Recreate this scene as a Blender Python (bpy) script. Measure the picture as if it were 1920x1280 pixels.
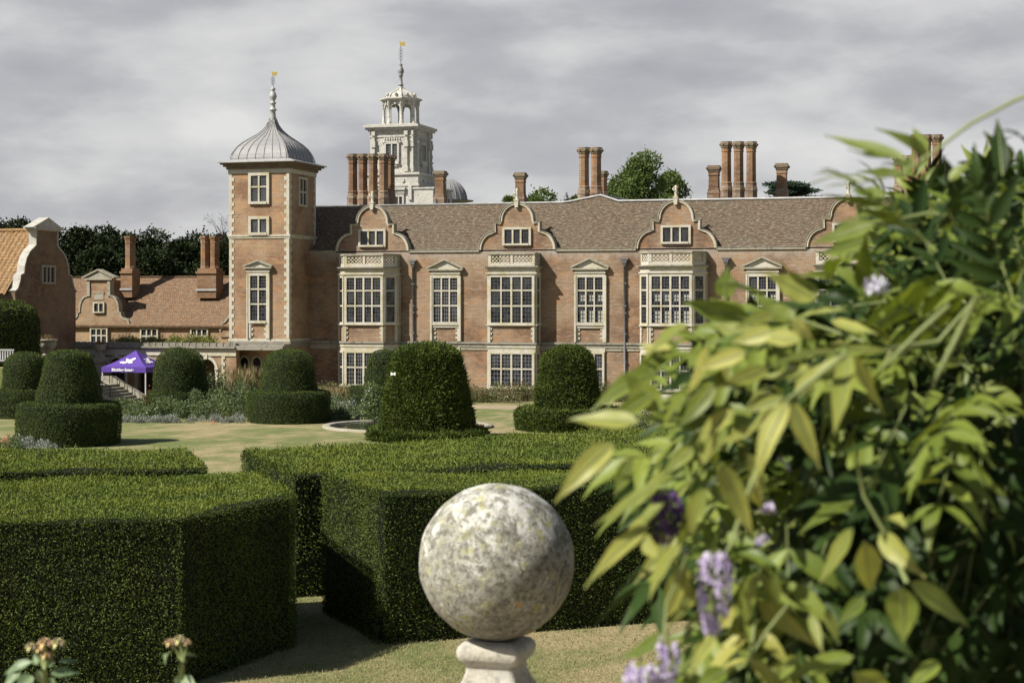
import bpy, math, random
import numpy as np
from mathutils import Vector, Matrix
R = math.radians
random.seed(7); rng = np.random.default_rng(11)
for o in list(bpy.data.objects): bpy.data.objects.remove(o)
SC = bpy.context.scene
COL = SC.collection
# ------------------------------------------------------------------ camera
F_PX, EYE, HOR = 3200.0, 5.5, 568.0          # focal length in photo pixels, eye height, horizon row
YAW = R(16.6); cs, sn = math.cos(YAW), math.sin(YAW)
cam_d = bpy.data.cameras.new('camera'); cam = bpy.data.objects.new('camera', cam_d); COL.objects.link(cam)
cam.location = (0, 0, EYE); cam.rotation_euler = (R(90), 0, YAW)
cam_d.sensor_width = 36; cam_d.lens = 60; cam_d.shift_y = -(640 - HOR) / 1920
cam_d.clip_start = 0.05; cam_d.clip_end = 6000
cam_d.dof.use_dof = True; cam_d.dof.focus_distance = 75; cam_d.dof.aperture_fstop = 10
SC.camera = cam
# ------------------------------------------------------------------ world and sun
SUN_EL, SUN_AZ = R(44), R(45)                # azimuth left of the house front's normal
W = bpy.data.worlds.new('World'); SC.world = W; W.use_nodes = True
nt = W.node_tree; nt.nodes.clear()
def N_(t, k, **kw):
    n = t.nodes.new(k)
    for a, b in kw.items():
        if a.startswith('_'): setattr(n, a[1:], b)
        else: n.inputs[a.replace('__', ' ')].default_value = b
    return n
def L_(t, a, b): t.links.new(a, b)
out = N_(nt, 'ShaderNodeOutputWorld')
sky = N_(nt, 'ShaderNodeTexSky', _sky_type='NISHITA', _sun_disc=False, _sun_elevation=SUN_EL)
sky.sun_rotation = math.pi + SUN_AZ
bs = N_(nt, 'ShaderNodeBackground', Strength=0.05); L_(nt, sky.outputs[0], bs.inputs[0])
tc = N_(nt, 'ShaderNodeTexCoord')
mp = N_(nt, 'ShaderNodeMapping'); mp.inputs['Scale'].default_value = (9, 9, 24)
mp.inputs['Location'].default_value = (3.1, 1.7, .6)
L_(nt, tc.outputs['Generated'], mp.inputs[0])
n1 = N_(nt, 'ShaderNodeTexNoise', Scale=1.0, Detail=10.0, Roughness=.53, Distortion=.1); L_(nt, mp.outputs[0], n1.inputs[0])
mp2 = N_(nt, 'ShaderNodeMapping'); mp2.inputs['Scale'].default_value = (3.4, 3.4, 8)
mp2.inputs['Location'].default_value = (8.1, .7, 2.6)
L_(nt, tc.outputs['Generated'], mp2.inputs[0])
n2 = N_(nt, 'ShaderNodeTexNoise', Scale=1.0, Detail=4.0, Roughness=.5, Distortion=.2); L_(nt, mp2.outputs[0], n2.inputs[0])
mx = N_(nt, 'ShaderNodeMath', _operation='ADD'); L_(nt, n1.outputs[0], mx.inputs[0]); L_(nt, n2.outputs[0], mx.inputs[1])
cr = N_(nt, 'ShaderNodeValToRGB'); L_(nt, mx.outputs[0], cr.inputs[0])
# the two noises add to about 0.7..1.3, halved below
mh = N_(nt, 'ShaderNodeMath', _operation='MULTIPLY'); mh.inputs[1].default_value = .5; L_(nt, mx.outputs[0], mh.inputs[0]); L_(nt, mh.outputs[0], cr.inputs[0])
e = cr.color_ramp.elements
e[0].position = .38; e[0].color = (.36, .363, .39, 1)
e[1].position = .64; e[1].color = (.68, .675, .665, 1)
m_ = e.new(.46); m_.color = (.43, .43, .45, 1)
m_ = e.new(.53); m_.color = (.55, .55, .555, 1)
bc = N_(nt, 'ShaderNodeBackground', Strength=.73); L_(nt, cr.outputs[0], bc.inputs[0])
sx = nt.nodes.new('ShaderNodeSeparateXYZ'); L_(nt, tc.outputs['Generated'], sx.inputs[0])
fz_ = nt.nodes.new('ShaderNodeMapRange'); L_(nt, sx.outputs[2], fz_.inputs[0]); fz_.inputs[1].default_value = .19; fz_.inputs[2].default_value = .36; fz_.inputs[3].default_value = .96; fz_.inputs[4].default_value = .06
ms = N_(nt, 'ShaderNodeMixShader'); L_(nt, fz_.outputs[0], ms.inputs[0]); L_(nt, bs.outputs[0], ms.inputs[1]); L_(nt, bc.outputs[0], ms.inputs[2])
L_(nt, ms.outputs[0], out.inputs[0])
sd = bpy.data.lights.new('sun', 'SUN'); sd.energy = 5.0; sd.angle = R(.6); sd.color = (1, .94, .84)
sun = bpy.data.objects.new('sun', sd); COL.objects.link(sun)
to_sun = Vector((-math.sin(SUN_AZ) * math.cos(SUN_EL), -math.cos(SUN_AZ) * math.cos(SUN_EL), math.sin(SUN_EL)))
sun.rotation_euler = to_sun.to_track_quat('Z', 'Y').to_euler(); sun.location = (-30, -30, 60)
vs = SC.view_settings; vs.view_transform = 'Standard'; vs.look = 'None'; vs.exposure = 0.65; vs.gamma = 1
# ------------------------------------------------------------------ photo pixel -> place
def ray(u, v):
    x = (u - 960) / F_PX; return (-sn + x * cs, cs + x * sn, (HOR - v) / F_PX)
def PY(u, v, Y):                             # on the upright plane y = Y
    r = ray(u, v); t = Y / r[1]; return Vector((r[0] * t, Y, EYE + r[2] * t))
def PG(u, v, z=0.0):                         # on the level z
    r = ray(u, v); t = (z - EYE) / r[2]; return Vector((r[0] * t, r[1] * t, z))
def PD(u, v, d):                             # at distance d along the view
    r = ray(u, v); return Vector((r[0] * d, r[1] * d, EYE + r[2] * d))
def dep(p): return -p[0] * sn + p[1] * cs
# ------------------------------------------------------------------ mesh helpers
def tag(o, label=None, cat=None, group=None, kind=None):
    if label: o['label'] = label
    if cat: o['category'] = cat
    if group: o['group'] = group
    if kind: o['kind'] = kind
    return o
def empty(name, loc, label, cat, group=None):
    o = bpy.data.objects.new(name, None); COL.objects.link(o); o.location = loc; o.empty_display_size = .3
    return tag(o, label, cat, group)
def root_loc(p):
    while p is not None and p.parent is not None: p = p.parent
    return Vector(p.location) if p is not None else Vector((0, 0, 0))
def npmesh(name, V, Fq, mats, parent=None, midx=None, smooth=False, loc=None):
    """V (n,3) array, Fq (m,k) array of equal-sized faces"""
    V = np.asarray(V, dtype=np.float64); Fq = np.asarray(Fq, dtype=np.int32)
    o_ = root_loc(parent) if parent is not None else Vector(loc or (0, 0, 0))
    V = V - np.array(o_)
    me = bpy.data.meshes.new(name); k = Fq.shape[1]; m = len(Fq)
    me.vertices.add(len(V)); me.vertices.foreach_set('co', V.ravel().astype(np.float32))
    me.loops.add(m * k); me.loops.foreach_set('vertex_index', Fq.ravel())
    me.polygons.add(m); me.polygons.foreach_set('loop_start', np.arange(0, m * k, k, dtype=np.int32))
    if midx is not None: me.polygons.foreach_set('material_index', np.asarray(midx, dtype=np.int32))
    me.polygons.foreach_set('use_smooth', np.full(m, smooth))
    me.update(calc_edges=True)
    for x in (mats if isinstance(mats, (list, tuple)) else [mats]): me.materials.append(x)
    ob = bpy.data.objects.new(name, me); COL.objects.link(ob)
    if parent is not None: ob.parent = parent
    else: ob.location = o_
    return ob
class Fr:                                    # a frame on a wall: x along it, o outward, z up
    def __init__(s, origin, ax, ou): s.o = origin; s.ax = ax; s.ou = ou
    def __call__(s, x, o, z): return (s.o[0] + s.ax[0] * x + s.ou[0] * o, s.o[1] + s.ax[1] * x + s.ou[1] * o, s.o[2] + z)
def front(X, Y, Z=0): return Fr((X, Y, Z), (1, 0), (0, -1))
def sideR(X, Y, Z=0): return Fr((X, Y, Z), (0, 1), (1, 0))
class MB:
    def __init__(s): s.v = []; s.f = []; s.m = []; s.sm = []
    def add(s, vs, fs, m=0, sm=False):
        b = len(s.v); s.v += [tuple(p) for p in vs]
        for f in fs: s.f.append([b + i for i in f]); s.m.append(m); s.sm.append(sm)
    def box(s, x0, x1, y0, y1, z0, z1, m=0):
        s.add([(x0,y0,z0),(x1,y0,z0),(x1,y1,z0),(x0,y1,z0),(x0,y0,z1),(x1,y0,z1),(x1,y1,z1),(x0,y1,z1)],
              [(0,3,2,1),(4,5,6,7),(0,1,5,4),(1,2,6,5),(2,3,7,6),(3,0,4,7)], m)
    def fb(s, F, x0, x1, o0, o1, z0, z1, m=0):
        P = [F(x0,o0,z0),F(x1,o0,z0),F(x1,o1,z0),F(x0,o1,z0),F(x0,o0,z1),F(x1,o0,z1),F(x1,o1,z1),F(x0,o1,z1)]
        s.add(P, [(0,1,2,3),(7,6,5,4),(0,4,5,1),(1,5,6,2),(2,6,7,3),(3,7,4,0)], m)
    def poly(s, F, pts, o0, o1, m=0):        # extrude a 2-D outline (x,z) between depths o0<o1
        n = len(pts)
        P = [F(x, o1, z) for x, z in pts] + [F(x, o0, z) for x, z in pts]
        s.add(P, [tuple(range(n)), tuple(range(2*n-1, n-1, -1))] + [(i, n+i, n+(i+1) % n, (i+1) % n) for i in range(n)], m)
    def ribbon(s, F, pts, w, o0, o1, m=0):   # coping along an outline; w to the right of travel
        nrm = []
        for i in range(len(pts)):
            a = pts[max(i-1, 0)]; b = pts[min(i+1, len(pts)-1)]
            dx, dz = b[0]-a[0], b[1]-a[1]; l = math.hypot(dx, dz) or 1
            nrm.append((dz/l, -dx/l))
        q = [(p[0]+n[0]*w, p[1]+n[1]*w) for p, n in zip(pts, nrm)]
        for i in range(len(pts)-1):
            s.poly(F, [pts[i], pts[i+1], q[i+1], q[i]], o0, o1, m)
    def lathe(s, c, prof, n=24, m=0, sm=True, rot=0, cap=True, sq=(1, 1)):
        b = []; k = len(prof)
        for r, z in prof:
            for i in range(n):
                a = 2*math.pi*i/n + rot; b.append((c[0]+r*sq[0]*math.cos(a), c[1]+r*sq[1]*math.sin(a), c[2]+z))
        fs = [(j*n+i, j*n+(i+1) % n, (j+1)*n+(i+1) % n, (j+1)*n+i) for j in range(k-1) for i in range(n)]
        s.add(b, fs, m, sm)
        if cap: s.add(b[:n], [tuple(range(n-1, -1, -1))], m); s.add(b[-n:], [tuple(range(n))], m)
    def tube(s, pts, r, n=6, m=0, r1=None):
        pts = [Vector(p) for p in pts]; k = len(pts); b = []
        for i, p in enumerate(pts):
            d = (pts[min(i+1, k-1)] - pts[max(i-1, 0)]).normalized()
            up = Vector((0, 0, 1)) if abs(d.z) < .9 else Vector((1, 0, 0))
            a = d.cross(up).normalized(); c = d.cross(a)
            rr = r if r1 is None else r + (r1-r)*i/(k-1)
            for j in range(n):
                t = 2*math.pi*j/n; b.append(p + a*math.cos(t)*rr + c*math.sin(t)*rr)
        fs = [(j*n+i, j*n+(i+1) % n, (j+1)*n+(i+1) % n, (j+1)*n+i) for j in range(k-1) for i in range(n)]
        s.add(b, fs + [tuple(range(n)), tuple(range(k*n-1, (k-1)*n-1, -1))], m, True)
    def ico(s, c, r, m=0, sq=(1, 1, 1), n=10, jit=0):
        prof = []
        for j in range(n//2+1):
            a = math.pi*j/(n//2) - math.pi/2; prof.append((max(r*math.cos(a), .001), r*math.sin(a)*sq[2]))
        s.lathe(c, prof, n, m, True, cap=False, sq=(sq[0], sq[1]))
    def build(s, name, mats, parent=None, loc=None):
        o_ = root_loc(parent) if parent is not None else Vector(loc or (0, 0, 0))
        me = bpy.data.meshes.new(name)
        me.from_pydata([(a-o_[0], b-o_[1], c-o_[2]) for a, b, c in s.v], [], s.f)
        mats = mats if isinstance(mats, (list, tuple)) else [mats]
        for x in mats: me.materials.append(x)
        me.polygons.foreach_set('material_index', s.m); me.polygons.foreach_set('use_smooth', s.sm)
        me.update()
        ob = bpy.data.objects.new(name, me); COL.objects.link(ob)
        if parent is not None: ob.parent = parent
        else: ob.location = o_
        return ob
# ------------------------------------------------------------------ materials
def newmat(name):
    m = bpy.data.materials.new(name); m.use_nodes = True; t = m.node_tree; t.nodes.clear()
    o = N_(t, 'ShaderNodeOutputMaterial'); b = N_(t, 'ShaderNodeBsdfPrincipled', Roughness=.85)
    b.inputs['Specular IOR Level'].default_value = .25
    L_(t, b.outputs[0], o.inputs[0]); return m, t, b, o
KA = .76                                     # real-world albedo level for walls, roofs and stone
def c4(c): return (c[0]*KA, c[1]*KA, c[2]*KA, 1)
def mixc(t, f, a, b, blend='MIX'):
    n = t.nodes.new('ShaderNodeMix'); n.data_type = 'RGBA'; n.blend_type = blend
    for i, x in ((0, f), (6, a), (7, b)):
        if isinstance(x, bpy.types.NodeSocket): L_(t, x, n.inputs[i])
        else: n.inputs[i].default_value = x if i == 0 else c4(x)
    return n.outputs[2]
def pos(t, kind='Object'):
    n = t.nodes.new('ShaderNodeNewGeometry'); return n.outputs['Position']
def noise(t, v, scale, detail=4, rough=.55, vec_scale=None, dist=0):
    if vec_scale:
        mpn = t.nodes.new('ShaderNodeMapping'); mpn.inputs['Scale'].default_value = vec_scale; L_(t, v, mpn.inputs[0]); v = mpn.outputs[0]
    n = N_(t, 'ShaderNodeTexNoise', Scale=scale, Detail=detail, Roughness=rough, Distortion=dist); L_(t, v, n.inputs[0]); return n.outputs[0]
def ramp(t, x, stops):
    n = t.nodes.new('ShaderNodeValToRGB'); L_(t, x, n.inputs[0]); el = n.color_ramp.elements
    while len(el) < len(stops): el.new(.5)
    for q, (p, c) in zip(el, stops):
        q.position = p; q.color = c4(c) if isinstance(c, tuple) else (c, c, c, 1)
    return n.outputs[0]
def math_(t, op, a, b=0.0):
    n = t.nodes.new('ShaderNodeMath'); n.operation = op
    for i, x in ((0, a), (1, b)):
        if isinstance(x, bpy.types.NodeSocket): L_(t, x, n.inputs[i])
        else: n.inputs[i].default_value = x
    return n.outputs[0]
def bump(t, b, h, s=.4, d=.02):
    n = N_(t, 'ShaderNodeBump', Strength=s, Distance=d); L_(t, h, n.inputs['Height']); L_(t, n.outputs[0], b.inputs['Normal'])
def wallvec(t):                              # u = x + y, v = z: works on every upright axis-aligned wall
    p = pos(t); sp = t.nodes.new('ShaderNodeSeparateXYZ'); L_(t, p, sp.inputs[0])
    cb = t.nodes.new('ShaderNodeCombineXYZ'); L_(t, math_(t, 'ADD', sp.outputs[0], sp.outputs[1]), cb.inputs[0]); L_(t, sp.outputs[2], cb.inputs[1])
    return p, sp, cb.outputs[0]
def brick_mat(name, c1, c2, mortar, pale=(.50, .42, .34), stain=.5, eaves=None):
    m, t, b, o = newmat(name); p, sp, uv = wallvec(t)
    br = N_(t, 'ShaderNodeTexBrick', Color1=c4(c1), Color2=c4(c2), Mortar=c4(mortar), Scale=1.0)
    br.inputs['Mortar Size'].default_value = .011; br.inputs['Brick Width'].default_value = .23; br.inputs['Row Height'].default_value = .078
    br.inputs['Bias'].default_value = -.1; L_(t, uv, br.inputs[0])
    big = noise(t, p, .45, 5, .6); mid = noise(t, p, 2.2, 5, .65, (1, 1, 3.2)); fine = noise(t, uv, 9, 3, .7, (1, 3, 1))
    col = mixc(t, ramp(t, big, [(.42, 0.), (.62, .75)]), br.outputs[0], (c2[0]*.62, c2[1]*.55, c2[2]*.55))
    warm = noise(t, p, .9, 5, .65, (1, 1, 1.8), .6); col = mixc(t, ramp(t, warm, [(.50, 0.), (.66, .7)]), col, (c1[0]*1.22, c1[1]*1.12, c1[2]*1.0))
    gry = noise(t, p, 1.3, 6, .7, (.8, .8, 1.6), .9); col = mixc(t, ramp(t, gry, [(.56, 0.), (.70, .55)]), col, (c1[0]*1.15, c1[1]*1.5, c1[2]*1.9))
    col = mixc(t, math_(t, 'MULTIPLY', ramp(t, mid, [(.52, 0.), (.72, 1.)]), stain), col, pale)
    col = mixc(t, ramp(t, fine, [(.3, .42), (.5, 0.)]), col, (c1[0]*.45, c1[1]*.4, c1[2]*.4))
    col = mixc(t, ramp(t, fine, [(.56, 0.), (.74, .6)]), col, (c1[0]*1.5, c1[1]*1.55, c1[2]*1.6))
    if eaves:                                # lime streaks under the coping
        z = math_(t, 'SUBTRACT', sp.outputs[2], eaves-.75); z = math_(t, 'DIVIDE', z, .75)
        z2 = math_(t, 'LESS_THAN', sp.outputs[2], eaves+.02); st = noise(t, uv, 1.4, 4, .7, (1.5, .6, 1))
        k = math_(t, 'MULTIPLY', math_(t, 'MULTIPLY', ramp(t, z, [(0., 0.), (1., .95)]), z2), ramp(t, st, [(.35, .15), (.6, 1.)]))
        col = mixc(t, k, col, (.46, .43, .38))
    L_(t, col, b.inputs[0]); b.inputs['Roughness'].default_value = .92
    bump(t, b, br.outputs['Fac'], -.3, .01); return m
def stone_mat(name, c=(.60, .55, .43), lichen=(.42, .36, .17), dark=(.16, .15, .13), amt=.5, dk=.5, sc=1.0):
    m, t, b, o = newmat(name); p = pos(t)
    n_a = noise(t, p, 1.1*sc, 6, .65); n_b = noise(t, p, 4.5*sc, 6, .7); n_c = noise(t, p, 14*sc, 3, .6)
    col = mixc(t, math_(t, 'MULTIPLY', ramp(t, n_a, [(.45, 0.), (.62, 1.)]), amt), c, lichen)
    col = mixc(t, math_(t, 'MULTIPLY', ramp(t, n_b, [(.52, 0.), (.68, 1.)]), dk), col, dark)
    col = mixc(t, ramp(t, n_c, [(.35, .25), (.6, 0.)]), col, (c[0]*.55, c[1]*.55, c[2]*.55))
    L_(t, col, b.inputs[0]); b.inputs['Roughness'].default_value = .9; bump(t, b, n_c, .3, .01); return m
def flat_mat(name, c, rough=.8, metal=0., var=.25, sc=6.):
    m, t, b, o = newmat(name); p = pos(t); n = noise(t, p, sc, 4)
    L_(t, mixc(t, math_(t, 'MULTIPLY', ramp(t, n, [(.35, 1.), (.65, 0.)]), var), c, (c[0]*.5, c[1]*.5, c[2]*.5)), b.inputs[0])
    b.inputs['Roughness'].default_value = rough; b.inputs['Metallic'].default_value = metal; return m
def roof_mat(name, cols, row=.13, wid=.17, patch=.4, slope=1.35):
    m, t, b, o = newmat(name); p, sp, _ = wallvec(t)
    cb = t.nodes.new('ShaderNodeCombineXYZ'); L_(t, sp.outputs[0], cb.inputs[0]); L_(t, math_(t, 'MULTIPLY', sp.outputs[2], slope), cb.inputs[1])
    br = N_(t, 'ShaderNodeTexBrick', Color1=c4(cols[0]), Color2=c4(cols[1]), Mortar=c4((.05, .038, .03)), Scale=1.0)
    br.inputs['Mortar Size'].default_value = .012; br.inputs['Brick Width'].default_value = wid; br.inputs['Row Height'].default_value = row
    L_(t, cb.outputs[0], br.inputs[0])
    a = noise(t, p, .7, 6, .65, None, .8); f1 = noise(t, cb.outputs[0], 3.5, 4, .7, (1, 3.5, 1)); f2 = noise(t, cb.outputs[0], 8, 3, .7, (1, 2, 1))
    col = mixc(t, ramp(t, a, [(.42, 0.), (.60, patch)]), br.outputs[0], cols[2])
    col = mixc(t, ramp(t, f1, [(.52, 0.), (.68, .75)]), col, cols[3])
    col = mixc(t, ramp(t, f2, [(.32, .8), (.47, 0.)]), col, (cols[0][0]*.32, cols[0][1]*.32, cols[0][2]*.32))
    L_(t, col, b.inputs[0]); b.inputs['Roughness'].default_value = .95
    w = math_(t, 'FRACT', math_(t, 'DIVIDE', math_(t, 'MULTIPLY', sp.outputs[2], slope), row)); w = math_(t, 'ADD', w, f2)
    bump(t, b, w, .8, .05); return m
def leaf_mat(name, dark, light, tip=None, trans=.25, rough=.6, patch=1.2, island=True, spec=.12):
    m, t, b, o = newmat(name); g = t.nodes.new('ShaderNodeNewGeometry')
    n = noise(t, g.outputs['Position'], patch, 4, .6)
    col = mixc(t, g.outputs['Random Per Island'], dark, light)
    if tip: col = mixc(t, ramp(t, n, [(.45, 0.), (.68, .85)]), col, tip)
    if name.startswith('yew'): col = mixc(t, ramp(t, noise(t, g.outputs['Position'], .9, 5, .7), [(.60, 0.), (.74, .5)]), col, (.13, .095, .035))
    L_(t, col, b.inputs[0]); b.inputs['Roughness'].default_value = rough; b.inputs['Specular IOR Level'].default_value = spec
    tr = t.nodes.new('ShaderNodeBsdfTranslucent'); L_(t, mixc(t, 1.0, col, (1.0, 1.0, .45), 'MULTIPLY'), tr.inputs[0])
    mxs = N_(t, 'ShaderNodeMixShader', Fac=trans); L_(t, b.outputs[0], mxs.inputs[1]); L_(t, tr.outputs[0], mxs.inputs[2]); L_(t, mxs.outputs[0], o.inputs[0])
    return m
M = {}
M['brick'] = brick_mat('brick_red', (.335, .207, .120), (.22, .130, .076), (.44, .39, .295), eaves=8.62, stain=.55)
M['brick_tower'] = brick_mat('brick_tower', (.41, .250, .135), (.30, .170, .09), (.49, .43, .32), stain=.4)
M['brick_old'] = brick_mat('brick_old', (.41, .27, .155), (.33, .205, .12), (.45, .40, .29), pale=(.50, .44, .31), stain=.8)
M['brick_brown'] = brick_mat('brick_brown', (.25, .165, .105), (.185, .12, .078), (.24, .20, .145), pale=(.32, .28, .20), stain=.5)
M['brick_chim'] = brick_mat('brick_chimney', (.32, .175, .088), (.19, .105, .056), (.33, .27, .19), pale=(.34, .29, .22), stain=.75)
M['brick_base'] = brick_mat('brick_chimney_base', (.30, .20, .13), (.21, .14, .09), (.34, .29, .22), pale=(.42, .38, .31), stain=1.)
M['cap'] = stone_mat('chimney_cap', (.22, .16, .11), (.30, .27, .17), (.07, .06, .05), .5, .8, 1.6)
M['stone'] = stone_mat('stone_cream', (.64, .61, .52), (.50, .44, .23), (.24, .22, .18), .7, .45, 1.3)
M['stone_grey'] = stone_mat('stone_weathered', (.44, .41, .33), (.34, .30, .18), (.10, .095, .08), .5, .75)
M['limewash'] = stone_mat('limewashed_coping', (.60, .58, .53), (.44, .41, .33), (.18, .17, .15), .5, .75, 1.6)
M['string'] = stone_mat('stone_string', (.34, .32, .27), (.26, .24, .16), (.07, .065, .06), .4, .9)
M['white_stone'] = stone_mat('painted_stone', (.64, .625, .565), (.48, .46, .39), (.17, .165, .14), .5, .8, 1.4)
M['lead'] = None
def lead_mat():
    m, t, b, o = newmat('lead'); p = pos(t)
    a = noise(t, p, .9, 5, .6); f = noise(t, p, 5, 4, .7, (3, 3, .5))
    col = mixc(t, a, (.22, .22, .225), (.38, .38, .38)); col = mixc(t, ramp(t, f, [(.56, 0.), (.75, .8)]), col, (.66, .66, .64))
    L_(t, col, b.inputs[0]); b.inputs['Roughness'].default_value = .6; b.inputs['Metallic'].default_value = .1; return m
M['lead'] = lead_mat()
M['lead_pale'] = flat_mat('lead_flashing', (.50, .50, .49), .6, .1, .5, 2.5)
M['gold'] = flat_mat('gilding', (.95, .70, .18), .3, .6, .1)
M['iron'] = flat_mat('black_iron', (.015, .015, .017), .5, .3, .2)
M['pipe'] = flat_mat('lead_pipe', (.22, .22, .23), .55, .2, .5, 5)
M['came'] = flat_mat('lead_came', (.33, .34, .37), .5, .2, .2)
M['came_dark'] = flat_mat('lead_came_dull', (.17, .17, .19), .5, .2, .2)
def glass_mat(name, base, amount=.35):
    m, t, b, o = newmat(name); p, sp, uv = wallvec(t)
    n = noise(t, p, 1.1, 3, .5); f = N_(t, 'ShaderNodeTexVoronoi', Scale=6.0); L_(t, uv, f.inputs[0])
    col = mixc(t, math_(t, 'MULTIPLY', ramp(t, n, [(.45, 0.), (.62, 1.)]), amount), base, (.10, .105, .11))
    L_(t, col, b.inputs[0]); b.inputs['Roughness'].default_value = .07; b.inputs['Specular IOR Level'].default_value = .6
    gn = t.nodes.new('ShaderNodeNewGeometry'); sb = t.nodes.new('ShaderNodeVectorMath'); sb.operation = 'SUBTRACT'; L_(t, f.outputs['Color'], sb.inputs[0]); sb.inputs[1].default_value = (.5, .5, .5)
    sc_ = t.nodes.new('ShaderNodeVectorMath'); sc_.operation = 'SCALE'; L_(t, sb.outputs[0], sc_.inputs[0]); sc_.inputs['Scale'].default_value = .22
    ad = t.nodes.new('ShaderNodeVectorMath'); ad.operation = 'ADD'; L_(t, gn.outputs['Normal'], ad.inputs[0]); L_(t, sc_.outputs[0], ad.inputs[1])
    nm = t.nodes.new('ShaderNodeVectorMath'); nm.operation = 'NORMALIZE'; L_(t, ad.outputs[0], nm.inputs[0]); L_(t, nm.outputs[0], b.inputs['Normal']); return m
M['glass'] = glass_mat('window_glass', (.012, .013, .018))
M['blind'] = flat_mat('pale_blind', (.42, .42, .38), .8, 0, .3, 3)  # light of far windows, painted as pale pieces on the glass
M['tile'] = roof_mat('roof_tiles_brown', [(.215, .158, .105), (.13, .095, .066), (.135, .122, .090), (.47, .41, .31)], row=.13)
M['tile_orange'] = roof_mat('roof_tiles_warm', [(.33, .20, .110), (.21, .130, .078), (.20, .145, .095), (.44, .35, .24)], row=.13)
M['pantile'] = roof_mat('pantiles_orange', [(.46, .28, .125), (.33, .185, .085), (.25, .165, .095), (.58, .47, .28)], row=.24, wid=.2)
KA = 1.0
# yew: dark needles with yellow-green shoots
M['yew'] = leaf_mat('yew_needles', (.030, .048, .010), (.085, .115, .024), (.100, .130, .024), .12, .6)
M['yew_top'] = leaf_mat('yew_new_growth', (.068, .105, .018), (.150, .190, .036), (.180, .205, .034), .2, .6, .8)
M['yew_far'] = leaf_mat('yew_clipped', (.036, .056, .014), (.072, .100, .026), (.088, .116, .028), .12, .65, 1.2)
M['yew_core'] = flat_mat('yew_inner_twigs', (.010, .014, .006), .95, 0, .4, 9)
M['tree_dark'] = leaf_mat('tree_leaves_dark', (.009, .016, .005), (.028, .040, .013), None, .1, .7)  # cloud shade over the woods is put into this dark colour
M['tree_green'] = leaf_mat('tree_leaves_green', (.06, .095, .028), (.15, .20, .07), (.14, .19, .065), .3, .6, .4)
M['cedar'] = leaf_mat('cedar_needles', (.025, .050, .030), (.055, .090, .055), None, .1, .7)
M['bark'] = flat_mat('bark', (.06, .045, .032), .95, 0, .5, 8)
# ------------------------------------------------------------------ foliage scatter
def unit(a): return a / np.maximum(np.linalg.norm(a, axis=1, keepdims=True), 1e-9)
def leaf_quads(P, D, L, Wd, Nh=None, fold=False):
    """rhombic leaf at each point P along D; L, Wd arrays; Nh = preferred normal"""
    n = len(P); r = rng.normal(size=(n, 3)) if Nh is None else Nh + rng.normal(size=(n, 3))*.5
    S = unit(np.cross(D, r)); L = np.broadcast_to(np.asarray(L, float), (n,))[:, None]; Wd = np.broadcast_to(np.asarray(Wd, float), (n,))[:, None]
    V = np.empty((n, 4, 3)); V[:, 0] = P; V[:, 1] = P + D*L*.45 + S*Wd*.5; V[:, 2] = P + D*L; V[:, 3] = P + D*L*.45 - S*Wd*.5
    return V.reshape(-1, 3), np.arange(n*4).reshape(n, 4)
def wob(P, a=.05, k=1.0):
    return a*(np.sin(P[:, 0]*2.1*k+P[:, 1]*1.3*k)+np.sin(P[:, 0]*.7*k-P[:, 1]*2.9*k+1.7)+np.sin(P[:, 2]*3.1*k+P[:, 0]*1.1*k))/1.7
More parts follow.
